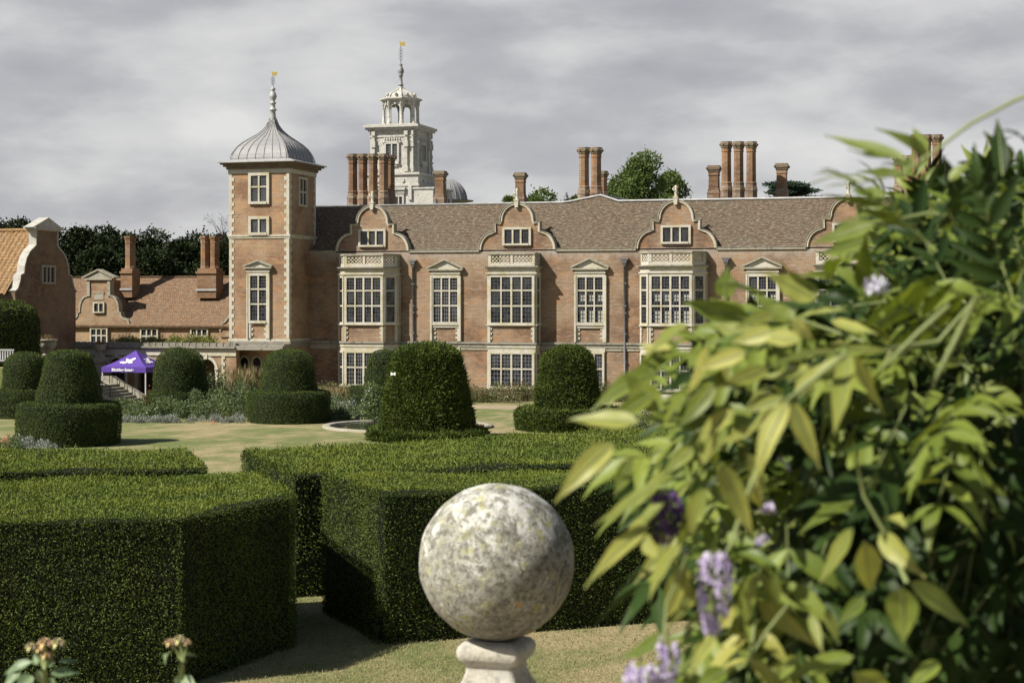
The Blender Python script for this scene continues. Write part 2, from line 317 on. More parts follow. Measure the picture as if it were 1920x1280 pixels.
def hedge(name, label, cat, poly, h, dens=520, Ls=.075, group=None, wobble=.055, shoots=.03, top_mat='yew_top', side_mat='yew', z0=0, skip=()):
    poly = [np.array(p[:2], float) for p in poly]; c = sum(poly)/len(poly); root = empty(name, (c[0], c[1], z0), label, cat, group)
    k = len(poly); area = 0
    for i in range(k): a, b = poly[i], poly[(i+1) % k]; area += (a[0]*b[1]-b[0]*a[1])/2
    if area < 0: poly = poly[::-1]
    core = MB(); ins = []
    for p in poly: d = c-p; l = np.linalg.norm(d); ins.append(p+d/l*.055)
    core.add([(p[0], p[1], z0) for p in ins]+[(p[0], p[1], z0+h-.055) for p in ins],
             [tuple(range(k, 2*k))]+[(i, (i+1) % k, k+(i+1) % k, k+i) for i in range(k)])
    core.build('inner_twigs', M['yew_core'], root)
    # sides
    Ps, Ns = [], []
    for i in range(k):
        if i in skip: continue
        a, b = poly[i], poly[(i+1) % k]; l = np.linalg.norm(b-a); n = int(l*h*dens)
        t = rng.random(n); z = rng.random(n)*h
        nn = np.array([(b-a)[1], -(b-a)[0], 0])/l
        p = np.c_[a[0]+(b-a)[0]*t, a[1]+(b-a)[1]*t, z0+z]; p += nn*(wob(p, wobble)*.7+.02+rng.normal(size=n)*.018)[:, None]
        Ps.append(p); Ns.append(np.tile(nn, (n, 1)))
    P = np.vstack(Ps); Nn = np.vstack(Ns)
    D = unit(Nn*.25+np.array([0, 0, .35])+rng.normal(size=P.shape)*.65)
    V, Fq = leaf_quads(P, D, Ls*(.6+rng.random(len(P))*.9), Ls*.42, Nn*1.1)
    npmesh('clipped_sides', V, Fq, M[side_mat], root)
    # loose sprigs that round off the clipped edges
    Pe, Ne = [], []
    for i in range(k):
        a, b = poly[i], poly[(i+1) % k]; l = np.linalg.norm(b-a); n = int(l*dens*.16); t = rng.random(n); nn = np.array([(b-a)[1], -(b-a)[0], 0])/l
        p = np.c_[a[0]+(b-a)[0]*t, a[1]+(b-a)[1]*t, np.full(n, z0+h-.02)]; p += rng.normal(size=p.shape)*.028+nn*wob(p, wobble)[:, None]*.6-nn*.01; Pe.append(p); Ne.append(np.tile(nn*.6+[0, 0, .7], (n, 1)))
        n = int(h*dens*.16); o_ = poly[i-1]; n2v = np.array([(a-o_)[1], -(a-o_)[0], 0])/np.linalg.norm(a-o_)
        p = np.c_[np.full(n, a[0]), np.full(n, a[1]), z0+rng.random(n)*h]-(nn+n2v)*.02; p += rng.normal(size=p.shape)*.03; Pe.append(p); Ne.append(np.tile(nn+n2v, (n, 1)))
    P = np.vstack(Pe); D = unit(np.vstack(Ne)+rng.normal(size=P.shape)*.6); V, Fq = leaf_quads(P, D, Ls*(.5+rng.random(len(P))*.7), Ls*.40); npmesh('edge_sprigs', V, Fq, M[side_mat], root)
    # top
    tris = [(poly[0], poly[i], poly[i+1]) for i in range(1, k-1)]; Ps = []
    for a, b, d in tris:
        ar = abs((b-a)[0]*(d-a)[1]-(b-a)[1]*(d-a)[0])/2; n = int(ar*dens*.9); r1 = np.sqrt(rng.random(n)); r2 = rng.random(n)
        q = a*(1-r1)[:, None]+b*(r1*(1-r2))[:, None]+d*(r1*r2)[:, None]; Ps.append(np.c_[q, np.full(n, z0+h)])
    P = np.vstack(Ps); P[:, 2] += wob(P, wobble)*.8+rng.normal(size=len(P))*.015+.02
    n = len(P); D = unit(np.array([0, 0, .45])+rng.normal(size=P.shape)*.6)
    LL = Ls*(.6+rng.random(n)*.9); k2 = rng.random(n) < shoots; LL[k2] *= 2.2; P[k2, 2] += rng.random(int(k2.sum()))*.03
    V, Fq = leaf_quads(P, D, LL, Ls*.42, np.tile([-.15, -.1, .7], (n, 1)))
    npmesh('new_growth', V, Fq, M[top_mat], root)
    return root
def revolve_leaves(c, prof, dens, Ls, jit=.02, up=.3, tuft=0.0, wa=.03):
    """scatter sprigs over a surface of revolution; prof = [(r,z)...]"""
    Ps, Ns = [], []
    for (r0, z0), (r1, z1) in zip(prof[:-1], prof[1:]):
        l = math.hypot(r1-r0, z1-z0); n = int(dens*l*math.pi*(r0+r1)); 
        if n < 1: continue
        t = rng.random(n); a = rng.random(n)*2*math.pi; r = r0+(r1-r0)*t; z = z0+(z1-z0)*t
        nr, nz = (z1-z0)/l, -(r1-r0)/l
        nn = np.c_[np.cos(a)*nr, np.sin(a)*nr, np.full(n, nz)]
        p = np.c_[c[0]+r*np.cos(a), c[1]+r*np.sin(a), c[2]+z]
        p += nn*(wob(p, wa, 1.4)+rng.normal(size=n)*jit)[:, None]; Ps.append(p); Ns.append(nn)
    P = np.vstack(Ps); Nn = np.vstack(Ns); n = len(P)
    D = unit(Nn*(.7 if tuft else .3)+np.array([0, 0, up])+rng.normal(size=P.shape)*.55)
    LL = Ls*(.6+rng.random(n)*.9); 
    if tuft: LL[rng.random(n) < tuft] *= 2.0
    return leaf_quads(P, D, LL, Ls*.45, Nn*(.5 if tuft else 1.0))
def dome_prof(rb, rt, z0, z1, k=10, p=3.0, sh=.74):
    """tapering body with a rounded top: from (rb,z0) up to (rt, shoulder) then round over"""
    h = z1-z0; pr = [(rb, z0), (rb+(rt-rb)*.42, z0+h*sh*.5)]
    for i in range(k+1):
        a = (i/k)*math.pi/2; pr.append((max(rt*math.cos(a)**(2/p), .01), z0+h*sh+h*(1-sh)*math.sin(a)**(2/p)))
    return pr
def topiary(name, label, c, body, drum=None, dens=420, Ls=.085, mat='yew_far', group=None, tuft=0., cat='topiary', jit=.02):
    root = empty(name, c, label, cat, group)
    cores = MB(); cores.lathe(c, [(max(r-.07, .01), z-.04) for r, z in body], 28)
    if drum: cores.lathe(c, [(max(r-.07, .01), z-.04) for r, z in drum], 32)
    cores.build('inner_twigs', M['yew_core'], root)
    V, Fq = revolve_leaves(c, body, dens, Ls, tuft=tuft, jit=jit); npmesh('clipped_crown', V, Fq, M[mat], root)
    if drum:
        V, Fq = revolve_leaves(c, drum, dens, Ls, tuft=tuft); npmesh('clipped_drum', V, Fq, M[mat], root)
    return root
def blob_points(c, r, n, shell=.55):
    d = unit(rng.normal(size=(n, 3))); q = shell+(1-shell)*rng.random(n)**.6
    return np.array(c)+d*q[:, None]*np.array(r), d
def tree(name, label, base, H, rad, n, Ls, mat, nb=14, flat=1.0, group=None, crown0=.3, seed=1, cat='tree', lump=.42):
    g = np.random.default_rng(seed); root = empty(name, base, label, cat, group); tb = MB()
    tb.tube([(base[0], base[1], base[2]), (base[0]+.1, base[1], base[2]+H*.4), (base[0], base[1]+.1, base[2]+H*.86)], H*.03, 8, r1=H*.008)
    Vs, Fs, off = [], [], 0
    for i in range(nb):
        a = g.random()*2*math.pi; q = math.sqrt(g.random()); zz = crown0+(1-crown0)*((i+.5)/nb)
        prof = math.sin(min(max((zz-crown0)/(1-crown0), 0.04), .97)*math.pi)**.55*1.05
        rr = rad*prof*q*.72; bc = (base[0]+rr*math.cos(a), base[1]+rr*math.sin(a), base[2]+H*zz*.93)
        br = rad*lump*(.65+.6*g.random()); 
        tb.tube([(base[0], base[1], base[2]+H*max(zz-.25, .1)), bc], H*.010, 5, r1=H*.003)
        m = int(n/nb); P, d = blob_points(bc, (br, br, br*.75*flat), m); P += d*(rng.exponential(.13, m)*br)[:, None]; D = unit(d+rng.normal(size=P.shape)*.8)
        V, Fq = leaf_quads(P, D, Ls*(.6+rng.random(m)*.8), Ls*.6); Vs.append(V); Fs.append(Fq+off); off += len(V)
    tb.build('trunk', M['bark'], root); npmesh('crown', np.vstack(Vs), np.vstack(Fs), M[mat], root)
    return root
# ------------------------------------------------------------------ ground
def lawn_mat():
    m, t, b, o = newmat('lawn'); p = pos(t)
    a = noise(t, p, .16, 6, .65, (1, .55, 1), .6); bb = noise(t, p, .9, 6, .7, (1, .6, 1)); f = noise(t, p, 9, 5, .75)
    g_ = mixc(t, bb, (.125, .165, .045), (.21, .235, .085)); dry = mixc(t, bb, (.30, .255, .125), (.45, .37, .205))
    k = math_(t, 'ADD', math_(t, 'MULTIPLY', a, .62), math_(t, 'MULTIPLY', bb, .38))
    col = mixc(t, ramp(t, k, [(.44, 0.), (.56, 1.)]), g_, dry); col = mixc(t, ramp(t, f, [(.35, .5), (.55, 0.)]), col, (.085, .08, .04))
    L_(t, col, b.inputs[0]); b.inputs['Roughness'].default_value = 1.; bump(t, b, f, .6, .03); return m
def gravel_mat():
    m, t, b, o = newmat('gravel'); p = pos(t); f = noise(t, p, 40, 3, .8); a = noise(t, p, .6, 4)
    col = mixc(t, f, (.30, .235, .15), (.52, .43, .30)); col = mixc(t, ramp(t, a, [(.4, .3), (.6, 0.)]), col, (.22, .20, .12))
    L_(t, col, b.inputs[0]); bump(t, b, f, .5, .02); return m
def soil_mat():
    m, t, b, o = newmat('soil'); p = pos(t); f = noise(t, p, 8, 5, .7)
    L_(t, mixc(t, f, (.05, .037, .025), (.12, .095, .065)), b.inputs[0]); bump(t, b, f, .6, .03); return m
KA = .80
M['lawn'] = lawn_mat(); M['gravel'] = gravel_mat(); M['soil'] = soil_mat(); KA = 1.0
g = MB(); g.add([(-1500, -300, 0), (1500, -300, 0), (1500, 2500, 0), (-1500, 2500, 0)], [(0, 1, 2, 3)])
tag(g.build('lawn', M['lawn']), kind='structure')
# ================================================================== THE MANSION
YF = 95.8                                    # the long brick front
YT = YF-3.02                                 # the front of the corner tower
def PX(u, v, X): r = ray(u, v); t = X/r[0]; return Vector((X, r[1]*t, EYE+r[2]*t))
def xf(u, Y=YF): return PY(u, 568, Y)[0]
EAVE, RIDGE = 8.64, 11.5
XT0, XT1 = xf(430, YT), xf(542.5, YT)        # tower sides
XE = xf(2250)
house = empty('brick_mansion', (xf(1100), YF, 0), 'long red brick country mansion front with curved gables and stone bay windows', 'mansion')
w = MB(); w.box(XT1-3.2, XE, YF, YF+3.2, 0, EAVE-.1); w.box(XT1-3.2, XE, YF+3.2, YF+26, 0, 9.6); w.build('wall', M['brick'], house)
# roof: front slope, back slope, flat leads behind, cross roof poking over the ridge
r_ = MB(); y0, y1 = YF+.18, YF+3.2
r_.add([(XT1-3, y0, EAVE-.06), (XE, y0, EAVE-.06), (XE, y1, RIDGE), (XT1-3, y1, RIDGE), (XE, y1+2.3, 9.62), (XT1-3, y1+2.3, 9.62)], [(0, 1, 2, 3), (3, 2, 4, 5), (0, 3, 5), (1, 4, 2)])
roof = r_.build('roof', M['tile'], house)
a_, b_, t_ = PY(1050, 374, y1)[0], PY(1160, 374, y1)[0], PY(1126, 358, y1+.35)
cr_ = MB(); pk = (t_[0], y1+.38, RIDGE+.42)
cr_.add([(a_, y1-.02, RIDGE-.03), (b_, y1-.02, RIDGE-.03), pk, (t_[0]+.6, y1+9, RIDGE+.42), (b_+1.1, y1+9, 10), (a_-.6, y1+9, 10)], [(0, 1, 2), (1, 4, 3, 2), (0, 2, 3, 5)])
cr_.build('cross_roof', M['tile'], house)
rc = MB(); rc.tube([(XT1-3, y1, RIDGE+.03), (a_, y1, RIDGE+.03), (a_+.5, y1-.02, RIDGE+.06), (pk[0], pk[1]-.02, pk[2]+.03), (b_, y1-.02, RIDGE+.06), (XE, y1, RIDGE+.03)], .075, 6)
rc.tube([(pk[0], pk[1], pk[2]+.03), (pk[0]+.6, y1+9, RIDGE+.45)], .07, 6); rc.tube([(b_, y1, RIDGE+.05), (b_+1.1, y1+9, 10.05)], .06, 6)
rc.build('ridge_flashing', M['lead_pale'], house)
fl = MB(); fl.box(XT1-3.3, XE, y1+1.5, YF+26.1, 9.6, 9.75); fl.build('flat_lead_roof', M['lead'], house)
st = MB()                                    # string courses and eaves coping
for x0, x1 in ((XT1, XE),):
    st.box(x0, x1, YF-.13, YF+.02, 3.10, 3.22); st.box(x0, x1, YF-.07, YF+.02, 3.02, 3.10); st.box(x0, x1, YF-.10, YF+.02, 2.92, 3.0, 1); st.box(x0, x1, YF-.05, YF+.02, 2.74, 2.91, 1)
st.build('string_course', [M['string'], M['stone_grey']], house)
class Win:
    def __init__(s): s.fr = MB(); s.gl = MB(); s.ld = MB(); s.bl = MB()
    def add(s, F, x0, x1, z0, z1, ncol, trans=(), mull=.075, sur=.10, proud=.13, lead=(3, 4), king=False, blind=0):
        s.gl.fb(F, x0, x1, -.02, .03, z0, z1)
        fr = s.fr
        if sur:
            fr.fb(F, x0-sur, x0, 0, proud, z0-sur*.9, z1+sur); fr.fb(F, x1, x1+sur, 0, proud, z0-sur*.9, z1+sur)
            fr.fb(F, x0, x1, 0, proud-.002, z1, z1+sur); fr.fb(F, x0, x1, 0, proud+.03, z0-sur*.9, z0)
        wd = (x1-x0)/ncol
        xs = [x0]; 
        for i in range(1, ncol):
            m = mull*(1.35 if king and i == ncol//2 else 1)
            fr.fb(F, x0+i*wd-m/2, x0+i*wd+m/2, 0, proud-.02, z0, z1)
        zs = [z0]+list(trans)+[z1]
        for z in trans:
            for i in range(ncol): fr.fb(F, x0+i*wd+(mull/2 if i else 0), x0+(i+1)*wd-(mull/2 if i < ncol-1 else 0), 0, proud-.035, z-.045, z+.045)
        for i in range(ncol):
            a = x0+i*wd+(mull/2 if i else 0); b = x0+(i+1)*wd-(mull/2 if i < ncol-1 else 0)
            for j in range(len(zs)-1):
                c = zs[j]+(.045 if j else 0); d = zs[j+1]-(.045 if j < len(zs)-2 else 0)
                if lead == 'diamond':
                    st_ = .105; wdt = .011; W_, H_ = b-a, d-c; k = -int(H_/st_)-1
                    while k*st_ < W_+H_:
                        for sg in (1, -1):
                            # line x = k*st + sg*(z)*.62 clipped to the light
                            pts = []
                            for zz in np.linspace(0, H_, 9):
                                xx = k*st_+.62*zz if sg == 1 else k*st_-.62*zz+H_*.62
                                pts.append((xx, zz))
                            seg = [p for p in pts if 0 <= p[0] <= W_]
                            if len(seg) > 1:
                                (ax, az), (bx, bz) = seg[0], seg[-1]
                                s.ld.poly(F, [(a+ax-wdt/2, c+az), (a+ax+wdt/2, c+az), (a+bx+wdt/2, c+bz), (a+bx-wdt/2, c+bz)], .032, .042)
                        k += 1
                else:
                    nx, nz = lead
                    for q in range(1, nx): s.ld.fb(F, a+(b-a)*q/nx-.008, a+(b-a)*q/nx+.008, .032, .045, c, d)
                    for q in range(1, nz): s.ld.fb(F, a, b, .032, .043, c+(d-c)*q/nz-.008, c+(d-c)*q/nz+.008)
                if blind and j < blind:
                    nx, nz = lead if lead != 'diamond' else (3, 4)
                    for q in range(1, nx):
                        for qq in range(1 if j else 0, nz-1):
                            s.bl.fb(F, a+(b-a)*q/nx+.03, a+(b-a)*(q+1)/nx-.025, .0305, .0315, c+(d-c)*qq/nz+.03, c+(d-c)*(qq+1)/nz-.025)  # pale piece painted as light showing through one pane
    def build(s, parent, name='window', fmat='stone', came='came_dark'):
        f = s.fr.build(name, M[fmat], parent); s.gl.build('glass', M['glass'], f); s.ld.build('leading', M[came], f)
        if s.bl.v: s.bl.build('blind', M['blind'], f)
        return f
def pediment(mb, F, xc, hw, z0, z1, ov=.22):
    """entablature from z0, cornice and triangle up to z1"""
    zc = z0+.20
    mb.fb(F, xc-hw, xc+hw, 0, .12, z0, z0+.12); mb.fb(F, xc-hw-.05, xc+hw+.05, 0, .17, z0+.12, zc)
    mb.fb(F, xc-hw, xc+hw, 0, .11, zc, zc+.13)
    b = zc+.13; mb.fb(F, xc-hw-ov, xc+hw+ov, 0, .27, b, b+.09, 1)
    a = hw+ov-.03; top = z1
    mb.poly(F, [(xc-a, b+.09), (xc+a, b+.09), (xc, top-.12)], 0, .12)
    for sg in (-1, 1):
        q = [(xc+sg*(a+.06), b+.09), (xc, top-.10), (xc, top), (xc+sg*(a+.06), b+.19)]
        if sg > 0: q = q[::-1]
        mb.poly(F, q, 0, .27, 1)
def quoin_col(mb, F, x, sgn, z0, z1, wa=.20, wb=.11, h=.145, o=.02, m=0):
    z = z0; i = 0
    while z < z1-.03:
        wd = wa if i % 2 else wb; e_ = min(z+h, z1)
        a, b = (x, x+wd) if sgn > 0 else (x-wd, x); mb.fb(F, a, b, -.01, o, z+.002, e_-.002, m); z += h; i += 1
# windows on the plain wall
for k, (u, nb) in enumerate(((836, 0), (1107, 2), (1430, 2), (1775, 0))):
    X = xf(u); F = front(X, YF); Wn = Win()
    Wn.add(F, -.75, .75, 4.38, 6.98, 3, (5.34, 6.22), sur=.13, blind=nb, mull=.085)
    f = Wn.fr; pediment(f, F, 0, .88, 7.09, 8.12)
    f.fb(F, -.92, .92, 0, .10, 4.05, 4.26); f.fb(F, -.94, .94, 0, .16, 4.2, 4.27)
    for sg in (-1, 1):
        f.fb(F, .88*sg-(.1 if sg > 0 else 0), .88*sg+(.1 if sg < 0 else 0), 0, .09, 3.24, 4.05)
        quoin_col(f, F, .78*sg, -sg, 3.26, 4.02, .17, .07, .13, .05)
        f.fb(F, .90*sg-.03, .90*sg+.07, 0, .17, 3.24, 7.1)
    me_ = Wn.build(house, came='came' if not nb else 'came_dark')
    me_.data.materials.append(M['stone_grey'])
    Wl = Win(); Wl.add(F, -.72, .72, .72, 2.56, 3, (1.70,), sur=.13, mull=.085); Wl.fr.fb(F, -.9, .9, 0, .14, .5, .60)
    Wl.fr.fb(F, -.9, .9, 0, .1, 2.68, 2.9); Wl.build(house, came='came')
# curved gables
def arc(cx, cz, rx, rz, a0, a1, n=9): return [(cx+rx*math.cos(R(a0+(a1-a0)*i/n)), cz+rz*math.sin(R(a0+(a1-a0)*i/n))) for i in range(n+1)]
def gable_outline():
    L = [(-2.33, 0)]+arc(-1.40, 0, .93, 1.08, 180, 90, 9)[1:]+[(-1.40, 1.62), (-1.02, 1.62), (-1.02, 1.74)]+arc(0, 1.74, 1.02, 1.02, 180, 90, 10)[1:]
    return L+[(-x, z) for x, z in L[::-1][1:]]
GO = gable_outline()
def statue(mb, F, x, z, o=-.1, s=1.0):
    c = F(x, -o, z); mb.poly(F, [(x-.09, z-.25), (x+.09, z-.25), (x+.13, z+.12), (x-.13, z+.12)], -.15, .2)
    mb.fb(F, x-.15, x+.15, -.16, .22, z+.12, z+.2)
    c = F(x, 0, z+.2)
    mb.lathe(c, [(.13*s, 0), (.14*s, .06), (.08*s, .1), (.12*s, .22), (.13*s, .36), (.10*s, .46), (.12*s, .55), (.10*s, .62), (.05*s, .66)], 8)
    mb.ico((c[0], c[1], c[2]+.72*s), .075*s, n=8)
    mb.tube([(c[0]-.1, c[1]-.02, c[2]+.57), (c[0]-.17, c[1]-.08, c[2]+.44), (c[0]-.09, c[1]-.14, c[2]+.36)], .035, 5)
    mb.tube([(c[0]+.1, c[1]-.02, c[2]+.57), (c[0]+.16, c[1]-.1, c[2]+.5), (c[0]+.13, c[1]-.12, c[2]+.72)], .035, 5)
for u in (698.5, 969.5, 1267.5, 1590.5):
    X = xf(u); F = front(X, YF, EAVE-.02); gb = MB(); gb.poly(F, [(x*.985, max(z-.02, 0)) for x, z in GO], -.32, .0)
    gb.poly(F, [(-2.2, 0), (2.2, 0), (0, 2.35)], -3.0, -.33, 1)
    gab = gb.build('gable', [M['brick'], M['tile']], house)
    cp = MB(); cp.ribbon(F, GO, .13, -.36, .10); cp.ribbon(F, [(x*1.012, z*1.006) for x, z in GO], .035, -.38, .14, 1); cp.build('coping', [M['stone'], M['stone_grey']], gab)
    s_ = MB(); statue(s_, F, 0, 2.72, s=.85); s_.build('statue', M['stone'], gab)
    Wn = Win(); Wn.add(F, -.74, .74, .36, 1.18, 3, (), sur=.13, lead='diamond', mull=.10); Wn.build(gab, 'gable_window', came='came_dark')
xs_ = [XT1]+sum([[xf(u)-2.33, xf(u)+2.33] for u in (698.5, 969.5, 1267.5, 1590.5)], [])+[XE]
for a, b in zip(xs_[::2], xs_[1::2]):
    ec = MB(); ec.box(a, b, YF-.09, YF+.25, EAVE-.13, EAVE); ec.box(a, b, YF-.12, YF+.27, EAVE, EAVE+.035, 1); ec.build('eaves_coping', [M['stone_grey'], M['string']], house)
# bay windows
def offset_plan(pl, d):
    q = []
    for i, p in enumerate(pl):
        ns = []
        for a, b in ((i-1, i), (i, i+1)):
            if a >= 0 and b < len(pl):
                dx, dy = pl[b][0]-pl[a][0], pl[b][1]-pl[a][1]; l = math.hypot(dx, dy); ns.append((-dy/l, dx/l))
        nx = sum(n[0] for n in ns); ny = sum(n[1] for n in ns); l = nx*nx+ny*ny; f = 2*d/l if len(ns) == 2 else d
        q.append((p[0]+nx*(f if len(ns) == 2 else d), p[1]+ny*(f if len(ns) == 2 else d)))
    return q
def plan_prism(mb, F, pl, z0, z1, m=0, d=0.0):
    q = offset_plan(pl, d) if d else pl; q = [(q[0][0], -.05)]+q+[(q[-1][0], -.05)] if q[0][1] >= 0 else q
    n = len(q); P = [F(x, o, z0) for x, o in q]+[F(x, o, z1) for x, o in q]
    mb.add(P, [tuple(range(n)), tuple(range(2*n-1, n-1, -1))]+[(i, n+i, n+(i+1) % n, (i+1) % n) for i in range(n)], m)
PL_C = [(-1.82, 0), (-1.82, .48), (-1.225, 1.1), (1.225, 1.1), (1.82, .48), (1.82, 0)]
PL_S = [(-1.39, 0), (-1.39, .95), (1.39, .95), (1.39, 0)]
for u, kind in ((682.4, 'c'), (959.4, 's'), (1257.4, 'c'), (1579, 's')):
    pl = PL_C if kind == 'c' else PL_S; outp = 1.1 if kind == 'c' else .95
    X = PY(u, 568, YF-outp)[0]; F = front(X, YF); b = MB()
    plan_prism(b, F, pl, 0, .56, 2, .04); plan_prism(b, F, pl, .56, 3.05, 0); plan_prism(b, F, pl, 2.62, 2.90, 2, .05); plan_prism(b, F, pl, 2.90, 3.02, 1, .09)
    plan_prism(b, F, pl, 3.02, 3.10, 3, .07); plan_prism(b, F, pl, 3.10, 3.22, 3, .14)
    plan_prism(b, F, pl, 3.22, 7.1, 0); plan_prism(b, F, pl, 7.1, 7.18, 2, .10); plan_prism(b, F, pl, 7.18, 7.26, 1, .15); plan_prism(b, F, pl, 7.26, 7.50, 2, .06)
    plan_prism(b, F, pl, 7.50, 7.57, 1, .16); plan_prism(b, F, pl, 7.57, 7.64, 3, .26); plan_prism(b, F, pl, 7.64, 7.70, 4, -.02)
    bay = b.build('bay_window', [M['brick'], M['stone'], M['stone'], M['string'], M['lead']], house)
    Wn = Win(); Wl = Win(); bl = MB()
    bl_o = offset_plan(pl, -.02)
    for i in range(len(pl)-1):
        p, q = pl[i], pl[i+1]; dx, dy = q[0]-p[0], q[1]-p[1]; l = math.hypot(dx, dy); dx /= l; dy /= l
        G = Fr(F(p[0], p[1], 0), (dx, -dy), (-dy, -dx))
        main = l > 2; e_ = .12
        if kind == 's' and not main: e_ = .17
        ncol = 4 if main else 1
        nb = 2 if (u == 1257.4 and main) else 0
        for Wq, zz0, zz1, tr in ((Wn, 4.36, 7.0, (5.33, 6.23)), (Wl, .67, 2.54, (1.68,))):
            if l > .44: Wq.add(G, e_+.03, l-e_-.03, zz0, zz1, ncol, tr, sur=.0, mull=.085, king=True, proud=.11, lead=(3, 4), blind=(nb if Wq is Wn else 0))
            Wq.fr.fb(G, 0, e_+.03, 0, .10, zz0-.1, zz1+.12); Wq.fr.fb(G, l-e_-.03, l, 0, .10, zz0-.1, zz1+.12)
            Wq.fr.fb(G, e_+.03, l-e_-.03, 0, .098, zz1, zz1+.12); Wq.fr.fb(G, -.04, l+.04, 0, .15, zz0-.17, zz0-.1); Wq.fr.fb(G, e_+.03, l-e_-.03, 0, .098, zz0-.1, zz0)
            if l <= .44: Wq.fr.fb(G, 0, l, 0, .09, zz0, zz1)
        for a, sg in ((0, 1), (l, -1)):
            Wn.fr.fb(G, min(a, a+sg*.11), max(a, a+sg*.11), 0, .085, 3.22, 4.2)
            if l > .5: quoin_col(Wn.fr, G, a+sg*.11, sg, 3.24, 4.18, .10 if main else .05, .02, .14, .06)
        # balustrade
        bl.fb(G, 0, l, -.16, .03, 7.64, 7.80); bl.fb(G, -.03, l+.03, -.2, .08, 8.32, 8.42, 1)
        posts = [0, l/2, l] if main else [0, l]
        for a in posts:
            pw = .12; x0 = min(max(a-pw/2 if 0 < a < l else (a if a == 0 else a-pw), 0), l-pw)
            bl.fb(G, x0, x0+pw*1.15 if x0+pw*1.15 <= l else l, -.15, .035, 7.8, 8.32)
        for s0, s1 in zip(posts[:-1], posts[1:]):
            s0 += .14; s1 -= .13; L_w = s1-s0
            if L_w < .15: bl.fb(G, s0-.02, s1+.01, -.12, 0, 7.8, 8.32); continue
            bl.fb(G, s0-.01, s1+.01, -.13, .01, 7.80, 7.845); bl.fb(G, s0-.01, s1+.01, -.13, .01, 8.275, 8.32)
            n = max(1, round(L_w/.215)); cw = L_w/n
            for j in range(n):
                for r2 in (0, 1):
                    cx, cz = s0+(j+.5)*cw, 7.953+r2*.215
                    for sg in (-1, 1):
                        bl.poly(G, [(cx-cw/2, cz-sg*.108-.02), (cx-cw/2, cz-sg*.108+.025), (cx+cw/2, cz+sg*.108+.025), (cx+cw/2, cz+sg*.108-.02)][::1], -.11, -.0+.001*sg)
                    bl.poly(G, [(cx+.05*math.cos(t_a), cz+.05*math.sin(t_a)) for t_a in [math.pi*.25*k_ for k_ in range(8)]], -.10, .012)
    Wn.build(bay, 'upper_window_frame'); Wl.build(bay, 'lower_window_frame', came='came'); bl.build('balustrade', [M['stone'], M['stone_grey']], bay)
# lead drainpipes
for u in (775.5, 1172, 1362, 1690):
    X = xf(u); d = MB(); d.tube([(X, YF-.11, 0), (X, YF-.11, 7.75)], .065, 8)
    for z in (.6, 2.1, 3.7, 4.9, 5.3, 6.6): d.box(X-.11, X+.11, YF-.17, YF, z, z+.07)
    dp = d.build('drainpipe', M['pipe'], house)
    hp = MB(); hp.lathe((X, YF-.15, 7.6), [(.07, 0), (.12, .1), (.19, .22), (.21, .38), (.23, .42)], 4, rot=math.pi/4, sm=False); hp.box(X-.24, X+.24, YF-.32, YF, 7.98, 8.06); hp.build('hopper', M['pipe'], dp)
# ------------------------------------------------------------------ chimneys
def chimney(parent, u, Y, vt, vb, wpx, below=2.0, square=False, mat='brick_chim'):
    p1 = PY(u, vt, Y); p0 = PY(u, vb, Y); mpx = dep(p0)/F_PX; r = wpx*mpx*.5; H = p1[2]-p0[2]; c = (p0[0], Y, p0[2])
    mb = MB(); n = 4 if square else 8; rot = math.pi/4 if square else math.pi/8; k = r*(1.30 if square else 1.04)
    mb.lathe(c, [(k*1.24, -below), (k*1.24, H*.12), (k*1.32, H*.13), (k*1.30, H*.16), (k*1.08, H*.24), (k*1.14, H*.255), (k*1.14, H*.275), (k, H*.285)], n, 1, sm=False, rot=rot)
    mb.lathe(c, [(k, H*.285), (k*.95, H-.62), (k*1.06, H-.60), (k*1.06, H-.55), (k, H-.53), (k, H-.40)], n, sm=False, rot=rot)
    ch = mb.build('chimney', [M[mat], M['brick_base']], parent)
    cp = MB(); cp.lathe(c, [(k*1.0, H-.42), (k*1.12, H-.38), (k*1.16, H-.30), (k*1.3, H-.26), (k*1.34, H-.12), (k*1.2, H-.08), (k*1.2, H), (k*.6, H), (k*.55, H-.2)], n, sm=False, rot=rot, cap=False)
    for i in range(n):
        a = rot+2*math.pi*i/n; cp.ico((c[0]+k*1.3*math.cos(a), c[1]+k*1.3*math.sin(a), c[2]+H-.18), r*.2, n=6, sq=(1, 1, 1.4))
    cp.build('chimney_cap', M['cap'], ch); return ch
for u in (661.5, 680.5, 699.5, 719.5): chimney(house, u, YF+7, 289, 386, 16.5, square=False)
chimney(house, 732, YF+9, 291, 386, 16)
chimney(house, 826, YF+9, 321, 384, 18, square=True)
chimney(house, 976, YF+5.5, 324, 382, 18, square=True)
for u in (1095, 1118): chimney(house, u, YF+6, 277, 378, 18.5)
chimney(house, 1131, YF+12, 321, 376, 15)
for u in (1362, 1385, 1408.5): chimney(house, u, YF+6, 266, 372, 18)
chimney(house, 1339, YF+8, 311, 372, 20, square=True); chimney(house, 1466, YF+8, 307, 371, 20, square=True)
for u in (1718, 1737, 1757): chimney(house, u, YF+6, 253, 370, 18)
for u in (1686, 1706, 1727): chimney(house, u, YF+8, 292, 370, 18)
# little lead finials on the leads
for u, v in ((817, 377), (1062, 366)):
    p = PY(u, v, YF+4.5); q = MB(); q.lathe((p[0], p[1], p[2]-.5), [(.16, -.4), (.16, .2), (.22, .24), (.1, .3), (.14, .42), (.05, .55), (.07, .62), (.01, .7)], 10); q.build('roof_finial', M['pipe'], house)
